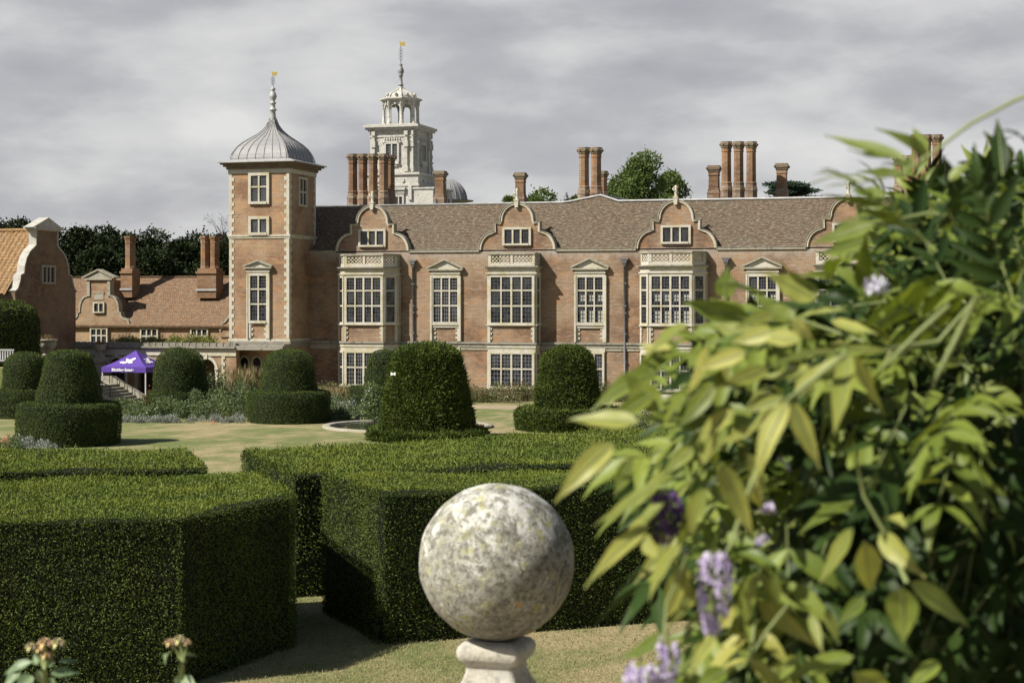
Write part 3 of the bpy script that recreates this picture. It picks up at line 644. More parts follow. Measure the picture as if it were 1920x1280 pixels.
# ================================================================== CORNER TOWER
zt = lambda v: PY(486, v, YT)[2]
tw = XT1-XT0; XC, YC = (XT0+XT1)/2, YT+tw/2
tower = empty('corner_tower', (XC, YC, 0), 'square red brick corner tower with pale quoins and swept lead dome', 'tower')
t_ = MB(); t_.box(XT0, XT1, YT, YT+tw, 0, zt(309)); t_.build('wall', M['brick_tower'], tower)
FT = front(XT0, YT); SR = sideR(XT1, YT)
for F_, L_w in ((FT, tw), (SR, tw)):
    for a, sg in ((0, 1), (L_w, -1)):
        q = MB()
        for za, zb in ((3.4, zt(445)), (zt(440), zt(325))):
            q.fb(F_, min(a, a+sg*.12), max(a, a+sg*.12), -.01, .03, za, zb)
            quoin_col(q, F_, a+sg*.12, sg, za, zb, .20, .06, .245, .028)
        q.build('quoins', M['stone'], tower)
s_ = MB()
def ring(mb, z0, z1, d, m=0):
    mb.box(XT0-d, XT1+d, YT-d, YT+tw+d, z0, z1, m)
ring(s_, zt(443.5), zt(440), .09); ring(s_, zt(447), zt(443.5), .05); s_.build('string_course', [M['stone'], M['string']], tower); s_ = MB(); ring(s_, zt(325), zt(317), .06, 0); s_.build('frieze', M['stone'], tower); s_ = MB()
ring(s_, 3.10, 3.24, .13, 1); ring(s_, 3.24, 3.38, .06, 0); ring(s_, 2.9, 3.1, .05, 1)
s_.build('string_course', [M['stone'], M['string']], tower)
s_ = MB(); ring(s_, zt(317), zt(312), .14); ring(s_, zt(312), zt(308), .28); ring(s_, zt(308), zt(305), .42); s_.build('cornice', M['cap'], tower)
s_ = MB(); ring(s_, zt(305), zt(303.4), .54)
# hanging eave sheet that rises to the dome foot
zb = zt(303.4); e1 = tw/2+.54; e2 = tw/2+.02
s_.add([(XC+sx*e1, YC+sy*e1, zb+.001) for sx, sy in ((-1,-1),(1,-1),(1,1),(-1,1))]+[(XC+sx*e2, YC+sy*e2, zb+.16) for sx, sy in ((-1,-1),(1,-1),(1,1),(-1,1))], [(0,1,5,4),(1,2,6,5),(2,3,7,6),(3,0,4,7)])
s_.build('eaves', M['lead_pale'], tower)
prof = [(1.94, 0), (1.93, .12), (1.86, .36), (1.74, .62), (1.60, .84), (1.36, 1.10), (1.15, 1.27), (.93, 1.44), (.76, 1.58), (.60, 1.74), (.46, 1.90), (.345, 2.08), (.25, 2.28), (.19, 2.46), (.14, 2.62)]
DZ = zb+.15
def sq_dome(mb, prof, z0, m=0, chamfer=.10):
    P = []; n = 8
    for a, z in prof:
        c = a*chamfer
        for x, y in ((-a+c,-a),(a-c,-a),(a,-a+c),(a,a-c),(a-c,a),(-a+c,a),(-a,a-c),(-a,-a+c)): P.append((XC+x, YC+y, z0+z))
    mb.add(P, [(j*n+i, j*n+(i+1) % n, (j+1)*n+(i+1) % n, (j+1)*n+i) for j in range(len(prof)-1) for i in range(n)], m, False)
d = MB(); sq_dome(d, prof, DZ); dome = d.build('dome', M['lead'], tower)
for p_ in dome.data.polygons: p_.use_smooth = False
rb = MB()                                    # standing seams, swept with the dome
for side in range(4):
    ax = [(1, 0), (0, 1), (-1, 0), (0, -1)][side]; ou = [(0, -1), (1, 0), (0, 1), (-1, 0)][side]
    for f_ in (-.75, -.45, -.15, .15, .45, .75, 1.0):
        pts = []
        for a, z in prof:
            if a < abs(f_)*.0+.13: break
            pts.append((XC+ax[0]*a*f_*(.955)+ou[0]*(a+.01), YC+ax[1]*a*f_*(.955)+ou[1]*(a+.01), DZ+z))
        rb.tube(pts, .028 if abs(f_) < .99 else .035, 5)
rb.build('dome_seams', M['lead'], tower)
f_ = MB(); c = (XC, YC, DZ+2.5)
f_.lathe(c, [(.22, 0), (.17, .3), (.15, .55), (.22, .60), (.24, .66), (.16, .70), (.13, .95), (.19, 1.0), (.2, 1.08), (.12, 1.12), (.13, 1.2), (.22, 1.38), (.23, 1.48), (.17, 1.66), (.09, 1.78), (.15, 1.84), (.15, 1.92), (.05, 2.0), (.03, 2.1)], 14)
f_.build('finial', M['lead_pale'], tower)
def vane(parent, c, h, s=1.0, fl=True):
    v = MB(); v.tube([c, (c[0], c[1], c[2]+h)], .022*s, 5)
    for k, z in enumerate((.28, .45, .62, .78)):
        zz = c[2]+h*z; w_ = .16*s*(1-.35*abs(z-.45))
        for a in range(4):
            an = a*math.pi/2+.4; dx, dy = math.cos(an), math.sin(an)
            v.tube([(c[0], c[1], zz-.12*s), (c[0]+dx*w_*.8, c[1]+dy*w_*.8, zz-.04*s), (c[0]+dx*w_, c[1]+dy*w_, zz+.06*s), (c[0]+dx*w_*.5, c[1]+dy*w_*.5, zz+.08*s)], .011*s, 4)
    o_ = v.build('weathervane_rod', M['iron'], parent)
    g = MB(); z = c[2]+h; F_ = Fr((c[0], c[1], z), (.96, .28), (.28, -.96))
    g.poly(F_, [(-.07*s, .02*s), (.0, .05*s), (.10*s, -.03*s), (.33*s, -.04*s), (.30*s, .10*s), (.34*s, .24*s), (.14*s, .25*s), (.03*s, .17*s), (-.03*s, .32*s), (-.10*s, .30*s)], -.015, .015)
    g.build('weathervane', M['gold'], o_)
vane(tower, (XC, YC, c[2]+2.05), .68, .78)
def twin(F, u0, u1, v0, v1, ncol, tv=(), lead=(3, 4), par=tower, Y=YT, base=0, **kw):
    Wn = Win(); x0, x1 = PY(u0, 568, Y)[0]-F.o[0], PY(u1, 568, Y)[0]-F.o[0]; z = lambda v: PY((u0+u1)/2, v, Y)[2]
    Wn.add(F, x0, x1, z(v1), z(v0), ncol, tuple(z(v) for v in tv), lead=lead, **kw); return Wn
Wn = twin(FT, 471.8, 501, 329.5, 378, 2, (350.5,), 'diamond', sur=.17, mull=.10); Wn.build(tower, came='came')
Wn = twin(FT, 471.8, 501, 411, 436, 2, (), 'diamond', sur=.17, mull=.10); Wn.build(tower, came='came')
Wn = twin(FT, 470.5, 500.5, 517, 601, 2, (570, 542), (3, 4), sur=.17, mull=.09)
F = FT; xc = PY(485.5, 568, YT)[0]-XT0; f = Wn.fr; pediment(f, F, xc, .70, zt(514), zt(487), .2)
for sg in (-1, 1):
    f.fb(F, xc+sg*.60-.10, xc+sg*.60+.10, 0, .10, 3.4, 4.35); quoin_col(f, F, xc+sg*.50, -sg, 3.42, 4.3, .15, .05, .15, .06)
    f.fb(F, xc+sg*.70-.04, xc+sg*.70+.04, 0, .16, 3.4, zt(514))
f.fb(F, xc-.7, xc+.7, 0, .12, 4.28, 4.42); wo = Wn.build(tower); wo.data.materials.append(M['stone_grey'])
Wn = Win(); ya, yb = PX(559.5, 400, XT1)[1]-YT, PX(571.5, 400, XT1)[1]-YT
Wn.add(SR, ya, yb, zt(382), zt(334), 2, (zt(358),), lead='diamond', sur=.13, mull=.09); Wn.build(tower)
Wn = Win(); Wn.add(SR, ya, yb, zt(398)-.6, zt(398)-.35+.1, 2, (), lead='diamond', sur=.13, mull=.09)
ni = MB(); ng = MB()                         # twin arched niches low on the tower, their shade painted as black panels
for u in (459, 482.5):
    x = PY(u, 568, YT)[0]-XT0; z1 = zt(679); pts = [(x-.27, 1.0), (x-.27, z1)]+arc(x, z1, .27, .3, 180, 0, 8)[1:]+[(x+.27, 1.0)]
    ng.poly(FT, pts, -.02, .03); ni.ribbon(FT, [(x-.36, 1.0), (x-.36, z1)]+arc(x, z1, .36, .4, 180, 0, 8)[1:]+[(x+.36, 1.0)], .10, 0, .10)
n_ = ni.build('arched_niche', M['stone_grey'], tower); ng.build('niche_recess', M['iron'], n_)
# ================================================================== WHITE CLOCK TOWER
YK = YF+20; zk = lambda v: PY(740, v, YK)[2]
XK1 = PY(777.5, 568, YK)[0]; XK0 = PY(694, 568, YK)[0]; kw = XK1-XK0; KX, KY = (XK0+XK1)/2, YK+kw/2
clock = empty('cupola_tower', (KX, KY, 9.7), 'white painted cupola tower with open lantern and gilded vane behind the roof', 'tower')
b = MB()
def kring(mb, v0, v1, d, m=0, X0=None, X1=None): mb.box(XK0-d, XK1+d, YK-d, YK+kw+d, zk(v0), zk(v1), m)
kring(b, 400, 329, .42); b.box(XK0-.42, XK1+1.55, YK-.418, YK+kw+.3, 9.5, zk(356)); kring(b, 325, 246, 0)
b.box(XK0-.5, XK1+1.65, YK-.5, YK+kw+.4, zk(356), zk(353))
kring(b, 329, 324.5, .55); kring(b, 331, 329, .48); kring(b, 350, 347, .50); kring(b, 246, 243, .12); kring(b, 243, 239, .28); kring(b, 239, 234.5, .40); kring(b, 234.5, 232.5, .2)
kring(b, 257, 254.5, .06)
b.build('wall', M['white_stone'], clock)
FK = front(XK0, YK); SK = sideR(XK1, YK); p = MB()
for F_ in (FK, SK):
    for x in (.30, kw*.5-.0, kw-.62, kw-.12):
        if x == kw*.5: continue
        wd = .17 if x != kw-.12 else .10
        p.fb(F_, x-wd*.6, x+wd*.6, 0, .16, zk(312), zk(276)); p.fb(F_, x-wd, x+wd, 0, .24, zk(276), zk(265)); p.fb(F_, x-wd*.7, x+wd*.7, 0, .2, zk(265), zk(258)); p.fb(F_, x-wd*.9, x+wd*.9, 0, .2, zk(322), zk(312))
        p.fb(F_, x-wd*.8, x+wd*.8, 0, .2, zk(254), zk(246))
    p.build('pilaster', M['white_stone'], clock); p = MB()
    p.fb(F_, kw*.33, kw*.66, 0, .2, zk(308), zk(303)); p.fb(F_, kw*.38, kw*.61, 0, .14, zk(312), zk(308))
    p.fb(F_, kw*.28, kw*.70, 0, .14, zk(268), zk(265))
    for i in range(7): x = kw*.33+i*kw*.055; p.poly(F_, [(x+.07*math.cos(a), zk(260)+.09*math.sin(a)) for a in [k*math.pi/4 for k in range(8)]], 0, .08)
    for x in (kw*.22, kw*.5, kw*.78): p.poly(F_, [(x+.14*math.cos(a), zk(339)+.16*math.sin(a)) for a in [k*math.pi/5 for k in range(10)]], .42, .50)
    for x in (kw*.05, kw*.95): p.fb(F_, x-.13, x+.13, .42, .56, zk(376), zk(350))
    p.build('carved_ornament', M['white_stone'], clock); p = MB()
Wn = Win(); Wn.add(FK, kw*.37, kw*.62, zk(300), zk(270), 2, (), sur=.14, mull=.1, lead=(3, 6), proud=.14); Wn.build(clock, fmat='white_stone', came='came'); Wn = Win()
Wn.add(SK, kw*.37, kw*.62, zk(300), zk(270), 2, (), sur=.14, mull=.1, lead=(3, 6), proud=.14); Wn.build(clock, fmat='white_stone', came='came')
Wn = Win(); F2 = front(XK0, YK-.42); x = PY(752, 568, YK)[0]-XK0; Wn.add(F2, x-.28, x+.28, zk(390), zk(370), 2, (), sur=.12, mull=.08, lead=(2, 4)); pediment(Wn.fr, F2, x, .42, zk(366), zk(352), .1); wo = Wn.build(clock, 'pedimented_window', fmat='white_stone'); wo.data.materials.append(M['white_stone'])
F3 = sideR(XK1+1.55, YK-.4); 
for y in (.7, 2.0, 3.2):
    Wn = Win(); Wn.add(F3, y-.25, y+.25, zk(390), zk(370), 1, (), sur=.12, lead=(2, 4)); pediment(Wn.fr, F3, y, .38, zk(366), zk(354), .08)
    wo = Wn.build(clock, 'pedimented_window', fmat='white_stone'); wo.data.materials.append(M['white_stone'])
# octagonal lantern with open arches
ln = MB(); lr = 1.24; z0, z1 = zk(232.5), zk(184.5); LX, LY = KX+.02, KY
ln.lathe((LX, LY, z0-.15), [(lr+.12, 0), (lr+.12, .22), (lr, .24)], 8, sm=False, rot=math.pi/8)
hh = z1-z0
for i in range(8):
    a = math.pi/8+i*math.pi/4; px_, py_ = LX+lr*math.cos(a), LY+lr*math.sin(a)
    ln.lathe((px_, py_, z0), [(.17, 0), (.17, .25), (.12, .3), (.11, hh*.8), (.16, hh*.82), (.16, hh)], 8)
    a2 = a+math.pi/8; m_ = lr*math.cos(math.pi/8); e = lr*math.sin(math.pi/8)
    Fl = Fr((LX+m_*math.cos(a2), LY+m_*math.sin(a2), z0), (-math.sin(a2), math.cos(a2)), (math.cos(a2), math.sin(a2)))
    ro = e-.13; zs = hh*.62
    up = [(-e, hh), (-e, zs)]+[(-ro, zs)]+arc(0, zs, ro, ro*1.15, 180, 0, 8)[1:]+[(e, zs), (e, hh)]
    ln.poly(Fl, up[::-1], -.1, .02)
    for sg in (-1, 1): ln.fb(Fl, sg*(ro+.02)-.035, sg*(ro+.02)+.035, -.06, .06, 0, zs)
    ln.fb(Fl, -.06, .06, .0, .10, zs+ro*1.0, hh)
ln.build('lantern', M['white_stone'], clock)
ic = MB(); ic.lathe((LX, LY, z0), [(.10, 0), (.12, .9), (.22, 1.0), (.3, 1.35), (.08, 1.6), (.06, hh)], 10); ic.build('bell', M['pipe'], clock)
lc = MB(); lc.lathe((LX, LY, z1), [(lr+.12, -.06), (lr+.34, .04), (lr+.34, .12), (lr+.1, .16)], 8, sm=False, rot=math.pi/8); lc.build('lantern_cornice', M['white_stone'], clock)
ld = MB(); dz = z1+.14; ld.lathe((LX, LY, dz), [(1.16, 0), (1.12, .16), (.98, .33), (.72, .48), (.48, .58), (.30, .68), (.2, .82), (.15, .95)], 8, sm=False, rot=math.pi/8)
for i in range(8):
    a = math.pi/8+i*math.pi/4; ld.tube([(LX+r0*math.cos(a), LY+r0*math.sin(a), dz+z) for r0, z in [(1.18, 0), (1.14, .16), (1.0, .33), (.74, .48), (.5, .58), (.32, .68), (.2, .82)]], .05, 5)
    a = i*math.pi/4; ld.ico((LX+1.08*math.cos(a), LY+1.08*math.sin(a), dz+.28), .14, n=6)
ld.build('lantern_dome', M['white_stone'], clock)
fz = dz+.9; f_ = MB(); f_.lathe((LX, LY, fz), [(r_q, z_q*.80) for r_q, z_q in [(.16, 0), (.15, .1), (.24, .16), (.14, .24), (.12, .7), (.12, .95), (.2, 1.0), (.13, 1.1), (.22, 1.3), (.24, 1.5), (.13, 1.8), (.08, 1.95), (.16, 2.02), (.05, 2.12)]], 12); f_.build('finial', M['lead'], clock)
vane(clock, (LX, LY, fz+1.68), 1.35, 1.0)
# distant lead dome of a second turret, and a slim stone spirelet
p0 = PY(838, 378, YF+34); dm = empty('domed_turret', (p0[0], p0[1], 9.7), 'dark ribbed lead dome of a distant turret behind a brick chimney', 'turret')
d = MB(); d.lathe((p0[0], p0[1], p0[2]-3), [(1.45, 0), (1.45, 2.9), (2.1, 3.0), (2.15, 3.08)], 20); d.build('base', M['lead'], dm)
d = MB(); pr = [(1.62*math.cos(R(a)), 1.75*math.sin(R(a))) for a in range(0, 80, 8)]; d.lathe((p0[0], p0[1], p0[2]+.05), [(max(r, .05), z) for r, z in pr], 24)
for i in range(24):
    a = i*math.pi/12; d.tube([(p0[0]+(r+.01)*math.cos(a), p0[1]+(r+.01)*math.sin(a), p0[2]+.05+z) for r, z in pr], .03, 4)
d.build('dome', M['lead'], dm)
p0 = PY(807, 326, YF+27); sp = empty('roof_spirelet', (p0[0], p0[1], 9.7), 'slim grey baluster spire beside the white cupola tower', 'spire')
d = MB(); d.lathe((p0[0], p0[1], p0[2]), [(1.1, -4), (.9, -.6), (.5, 0), (.24, .3), (.15, .7), (.28, .8), (.14, .9), (.2, 1.3), (.1, 1.7), (.03, 2.0), (.02, 3.1)], 10); d.build('spire', M['lead_pale'], sp)
# ================================================================== ARCADE in front of the service wing
YA = YT-1.3; XA0, XA1 = xf(-60, YA), PY(443, 568, YT-1.3)[0]
XA0 = xf(143, YA)+.02
arc_o = empty('arcade', ((XA0+XA1)/2, YA, 0), 'low stone and brick arcade with round arches left of the tower', 'arcade')
w = MB(); cents = [PY(u, 568, YA)[0] for u in (165, 219, 273, 330, 388)]; hw, zs_, ah = .56, 1.62, .58
F = front(0, YA); xprev = XA0; top_ = 2.75
for cx in cents:
    w.fb(F, xprev, cx-hw, -.45, 0, 0, top_, 0); up = [(cx-hw, top_), (cx-hw, zs_)]+arc(cx, zs_, hw, ah, 180, 0, 12)[1:]+[(cx+hw, top_)]
    w.poly(F, up[::-1], -.45, 0, 0); xprev = cx+hw
w.fb(F, xprev, XA1, -.45, 0, 0, top_, 0); w.build('wall', M['brick_old'], arc_o)
sd_ = MB()
for cx in cents:
    sd_.ribbon(F, [(cx-hw-.16, 0), (cx-hw-.16, zs_)]+arc(cx, zs_, hw+.16, ah+.16, 180, 0, 12)[1:]+[(cx+hw+.16, 0)], .17, -.1, .06)
    for sg in (-1, 1):
        sd_.fb(F, cx+sg*(hw+.10)-.13, cx+sg*(hw+.10)+.13, .0, .10, zs_-.05, zs_+.05)
    sd_.fb(F, cx-.07, cx+.07, .0, .12, zs_+ah, zs_+ah+.28)
sd_.fb(F, XA0, XA1, 0, .07, 2.38, 2.50); sd_.fb(F, XA0, XA1, 0, .05, 2.50, 2.75)
for u in (416, 360): x = PY(u, 568, YA)[0]; quoin_col(sd_, F, x, 1, 0, 2.38, .22, .12, .2, .05)
sd_.build('arch_surround', M['stone'], arc_o)
c_ = MB(); c_.box(XA1-.5, XT1+.14, YA+.26, YT+.05, 2.74, 3.08); c_.box(XA1, XT1+.2, YA-.1, YA+.26, 2.745, 3.0); c_.box(XA0, XA1, YA-.12, YA+1.6, 2.75, 2.83); c_.box(XA0, XA1, YA-.24, YA+1.6, 2.83, 2.93); c_.box(XA0, XA1, YA-.12, YA+.25, 2.93, 3.14)
for i in range(24): x = XA0+(XA1-XA0)*i/24; c_.box(x, x+.09, YA-.16, YA+.29, 2.93, 3.17)
c_.build('parapet', M['string'], arc_o)
bk = MB(); bk.box(XA0, XA1, YA+1.45, YA+1.6, 0, 2.8); bk.build('back_wall', M['brick_brown'], arc_o)
# ================================================================== SERVICE WING
YW = 101.8; XW0, XW1 = xf(142, YW), XT0+2.5; zw = lambda v, u=250: PY(u, v, YW)[2]
wing = empty('service_wing', ((XW0+XW1)/2, YW, 0), 'low brick service wing with warm tiled roof and small shaped gable', 'house')
w = MB(); w.box(XW0-4, XW1, YW, YW+9, 0, zw(608)); w.build('wall', M['brick_old'], wing)
ze, zr = zw(608), PY(300, 520, YW+4.3)[2]
r_ = MB(); r_.add([(XW0-4, YW-.25, ze-.08), (XW1, YW-.25, ze-.08), (XW1, YW+4.3, zr), (XW0-4, YW+4.3, zr), (XW1, YW+9.2, ze-.1), (XW0-4, YW+9.2, ze-.1)], [(0, 1, 2, 3), (3, 2, 4, 5), (1, 4, 2), (0, 3, 5)])
r_.add([(XW0-4, YW-.25, ze-.2), (XW1, YW-.25, ze-.2), (XW1, YW-.25, ze-.085), (XW0-4, YW-.25, ze-.085), (XW0-4, YW+.1, ze-.2), (XW1, YW+.1, ze-.2)], [(0, 1, 2, 3), (0, 4, 5, 1)])
rf = r_.build('roof', M['tile_orange'], wing); rr = MB(); rr.tube([(XW0-4, YW+4.3, zr+.02), (XW1, YW+4.3, zr+.02)], .08, 6); rr.build('ridge_tiles', M['tile_orange'], rf)
X = PY(186.5, 568, YW)[0]; F = front(X, YW, ze-.02)
hl = [(-2.30, 0), (-2.28, .2), (-2.12, .36), (-1.85, .46), (-1.68, .62), (-1.66, .84), (-1.52, .86)]+arc(-.90, 1.05, .62, .92, 172, 92, 6)+[(-.88, 2.0), (-.88, 3.02)]
gol = hl+[(-x, z) for x, z in hl[::-1]]; g = MB(); g.poly(F, [(x*.975, max(z-.03, 0)) for x, z in gol], -.35, .06); g.poly(F, [(-2, 0), (2, 0), (0, 3)], -3.4, -.36, 1); gab = g.build('gable', [M['brick_old'], M['tile_orange']], wing)
cpg = MB(); cpg.ribbon(F, hl, .12, -.4, .12); cpg.ribbon(F, [(-x, z) for x, z in hl[::-1]], .12, -.4, .12)
for a, b in ((-.88, -.66), (.66, .88)): cpg.fb(F, a, b, .06, .14, 1.9, 3.0)
cpg.fb(F, -.4, .4, .06, .12, 2.1, 2.18); cpg.fb(F, -.36, .36, .06, .09, 1.66, 2.1)
cpg.fb(F, -1.05, 1.05, -.4, .22, 2.98, 3.1); cpg.poly(F, [(-1.12, 3.1), (1.12, 3.1), (0, 3.62)], -.4, .16)
for sg in (-1, 1):
    qd = [(sg*1.2, 3.08), (0, 3.62), (0, 3.72), (sg*1.22, 3.18)]; cpg.poly(F, qd if sg < 0 else qd[::-1], -.42, .26)
cpg.build('coping', M['stone_grey'], gab)
FWg = front(X, YW-.06)
Wn = twin(FWg, 178, 194.5, 569, 584, 2, (), 'diamond', Y=YW-.06, sur=.1, mull=.08); Wn.build(gab, 'gable_window')
FWn = front(0, YW)
Wn = twin(FWg, 172.5, 200.5, 617, 641, 3, (629,), (2, 3), Y=YW-.06, sur=.1, mull=.09); Wn.build(wing)
for a, b in ((266.5, 295), (360.5, 389)): Wn = twin(FWn, a, b, 618, 642, 3, (630,), (2, 3), Y=YW, sur=.1, mull=.09); Wn.build(wing)
vo = MB(); X = PY(432, 568, YW)[0]; Fv = front(X, YW-.05, ze)
vp = [(-.75, -.35), (-.62, -.2), (-.62, .1), (-.4, .22), (-.15, .5), (.0, .8), (.02, 1.3), (1.5, 1.4), (1.5, -.8), (-.7, -.8)]
vo.poly(Fv, vp[::-1], -.3, .05, 0); vo.ribbon(Fv, vp[:7], .12, -.34, .12, 1); vo.build('volute', [M['brick_old'], M['stone_grey']], wing)
def stack(us, v0, v1, vp, wpx, Y):
    mid = sum(us)/len(us); p0 = PY(mid, vp, Y); hwid = (us[-1]-us[0]+wpx*1.25)/2*dep(p0)/F_PX
    zb_, zm, zt_ = PY(mid, vp, Y)[2], PY(mid, v1, Y)[2], PY(mid, v0, Y)[2]
    b = MB(); b.box(p0[0]-hwid, p0[0]+hwid, Y-.55, Y+.55, zb_-.6, zm-.25); b.box(p0[0]-hwid*1.1, p0[0]+hwid*1.1, Y-.65, Y+.65, zm-.25, zm-.1); b.box(p0[0]-hwid*.98, p0[0]+hwid*.98, Y-.5, Y+.5, zm-.1, zm+.1)
    st_ = b.build('chimney', M['brick_chim'], wing); fl_ = MB(); fl_.box(p0[0]-hwid*1.06, p0[0]+hwid*1.06, Y-.63, Y-.5, zb_-.12, zb_+.02); fl_.build('chimney_flashing', M['lead_pale'], st_)
    for u in us:
        p = PY(u, v1, Y); r = wpx*dep(p)/F_PX/2; H = zt_-zm; k = MB()
        k.lathe((p[0], Y, zm), [(r*1.1, 0), (r*1.1, .15), (r, .25), (r*.98, H-.5), (r*1.08, H-.45), (r, H-.38), (r*1.1, H-.2), (r*1.25, H-.12), (r*1.25, H)], 8, sm=False, rot=math.pi/8); k.build('chimney_shaft', M['brick_chim'], st_)
stack([244.5], 443, 506, 541, 19, YW+2.4); stack([385, 403], 443, 506, 542, 17, YW+2.4)
# ================================================================== OUTBUILDING WITH ORANGE PANTILES
XO = PY(143, 568, YA-.1)[0]; YO1 = YA-.1; YO0 = PX(27, 568, XO)[1]; DD = (YO1-YO0)/2; YM = (YO0+YO1)/2
barn = empty('gabled_outbuilding', (XO-6, YM, 0), 'brown brick outbuilding with tall shaded curved gable and orange pantile roof', 'house')
zo = lambda v: PX(88, v, XO)[2]
w = MB(); w.box(XO-20, XO-.42, YO0+.15, YO1-.15, 0, zo(545)-.1); w.build('wall', M['brick_brown'], barn)
hl = [(-1.0, 0), (-1.0, zo(545)), (-.93, zo(541)), (-.86, zo(527)), (-.84, zo(516)), (-.74, zo(513)), (-.72, zo(500)), (-.66, zo(485)), (-.55, zo(472)), (-.42, zo(464)), (-.36, zo(460)), (-.36, zo(428))]
go = [(x*DD, z) for x, z in hl]; gor = [(-x, z) for x, z in go[::-1]]; FO = Fr((XO, YM, 0), (0, 1), (1, 0)); g = MB(); g.poly(FO, [(x*.98, z) for x, z in go+gor], -.45, 0); gab = g.build('gable', M['brick_brown'], barn)
cp = MB(); cp.ribbon(FO, go[1:], .08, -.42, .08); cp.ribbon(FO, gor[:-1], .08, -.42, .08); z = zo(428)
cp.fb(FO, -.40*DD, .40*DD, -.5, .15, z-.16, z-.08); cp.fb(FO, -.47*DD, .47*DD, -.55, .25, z-.08, z)
cp.poly(FO, [(-.50*DD, z), (.50*DD, z), (0, zo(408))], -.5, .16); cp.build('coping', M['limewash'], gab)
for sg in (-1, 1):
    pass
Wn = Win(); ya, yb = PX(78, 510, XO)[1]-YM, PX(99, 510, XO)[1]-YM; Wn.add(FO, ya, yb, zo(529), zo(501), 3, (), sur=.12, mull=.12, lead=(2, 4)); Wn.build(gab, 'gable_window', fmat='stone_grey')
z_e = zo(548); z_r = PX(62, 434, XO)[2]+.1; nx, ny = 260, 10; xs_ = np.linspace(XO-20, XO-.40, nx); V = []
for j in range(ny+1):
    f_ = j/ny
    for i, x in enumerate(xs_): V.append((x, YO0-.35+(YM-YO0+.35)*f_, z_e-.1+(z_r-z_e+.1)*f_+.05*math.sin(x/.33*2*math.pi)))
Fq = [(j*nx+i, j*nx+i+1, (j+1)*nx+i+1, (j+1)*nx+i) for j in range(ny) for i in range(nx-1)]
rf = npmesh('roof', V, Fq, M['pantile'], barn, smooth=True); b = MB(); b.add([(XO-20, YM, z_r), (XO-.4, YM, z_r), (XO-.4, YO1+.2, z_e), (XO-20, YO1+.2, z_e)], [(0, 1, 2, 3)]); b.tube([(XO-20, YM, z_r+.05), (XO-.4, YM, z_r+.05)], .12, 6); b.build('ridge_tiles', M['pantile'], rf)
# ================================================================== STEPS, PIERS, URNS
SB = PG(205, 757); sx, sy = SB[0], SB[1]; NS, TR, RI = 6, .27, .155; zl = NS*RI
steps = empty('garden_steps', (sx, sy, 0), 'weathered stone garden steps with iron handrail beside the purple gazebo', 'steps')
s_ = MB(); yl = sy-.2; yr = sy+3.3
for i in range(NS): s_.box(sx-(i+1)*TR-.03, sx-i*TR, yl, yr, 0 if i == 0 else i*RI-.02, (i+1)*RI-.05); s_.box(sx-(i+1)*TR-.03, sx-i*TR+.05, yl, yr, (i+1)*RI-.05, (i+1)*RI, 1)
s_.box(sx-9, sx-NS*TR, yl-.45, yr+.4, 0, zl, 1); s_.box(sx-9, PY(186, 568, 88.3)[0]-.25, yr+.4, YA-.08, 0, zl, 1); s_.build('treads', [M['string'], M['stone_grey']], steps)
for yy in (yl-.35, yr):
    k = MB(); F_ = front(sx, yy+.35); k.poly(F_, [(.25, 0), (.25, .28), (-NS*TR-.1, zl+.42), (-NS*TR-.8, zl+.42), (-NS*TR-.8, 0)][::-1], 0, .35); k.build('side_wall', M['stone_grey'], steps)
for yy in (yl+.1, yr-.1):
    hr = MB(); pts = []
    hh_ = .95 if yy < sy+1 else .55
    for i in range(5):
        f_ = i/4; x = sx+.1-f_*(NS*TR+.3); z = f_*zl; hr.tube([(x, yy, z), (x, yy, z+hh_)], .02, 5); pts.append((x, yy, z+hh_))
    hr.tube(pts, .025, 5); hr.build('handrail', M['iron'], steps)
def urn(u, vtop, Y, label, rs=1.0, pier_to=0.0, pier_w=.55):
    p = PY(u, vtop, Y); zt_ = p[2]; root = empty('stone_urn', (p[0], Y, zt_-.62*rs), label, 'urn', 'carved stone urns on piers above the steps'); b = MB()
    V = []; n = 40; prof = [(.14, 0), (.16, .04), (.09, .08), (.10, .14), (.24, .22), (.34, .34), (.37, .46), (.36, .52), (.42, .56), (.44, .62), (.36, .62), (.30, .5)]
    P = []
    for r, z in prof:
        for i in range(n):
            a = 2*math.pi*i/n; rr = r*rs*(1+(.06*math.cos(a*14) if .14 < z < .5 else 0)); P.append((p[0]+rr*math.cos(a), Y+rr*math.sin(a), zt_-.62*rs+z*rs))
    b.add(P, [(j*n+i, j*n+(i+1) % n, (j+1)*n+(i+1) % n, (j+1)*n+i) for j in range(len(prof)-1) for i in range(n)], 0, True)
    b.build('bowl', M['stone_grey'], root)
    D, _ = blob_points((p[0], Y, zt_+.02), (.3*rs, .3*rs, .16*rs), 160, .1); Vq, Fq = leaf_quads(D, unit(rng.normal(size=D.shape)+[0, 0, 1.0]), .16, .04); npmesh('plant', Vq, Fq, M['dry_plant'], root)
    pr = empty('stone_pier', (p[0], Y, pier_to), label.replace('urn', 'pier carrying an urn').replace('fluted ', ''), 'pier', 'stone piers under the urns'); k = MB(); h = zt_-.62*rs; w_ = pier_w
    k.box(p[0]-w_*.42, p[0]+w_*.42, Y-w_*.42, Y+w_*.42, pier_to, h-.5); k.build('shaft', M['stone_grey'], pr); k = MB()
    k.box(p[0]-w_*.66, p[0]+w_*.66, Y-w_*.66, Y+w_*.66, h-.5, h-.36); k.box(p[0]-w_*.74, p[0]+w_*.74, Y-w_*.74, Y+w_*.74, h-.36, h-.2); k.box(p[0]-w_*.34, p[0]+w_*.34, Y-w_*.34, Y+w_*.34, h-.2, h); k.build('capital', M['stone_grey'], pr)
    return root
M['dry_plant'] = leaf_mat('withered_leaves', (.16, .10, .05), (.28, .20, .11), None, .2)
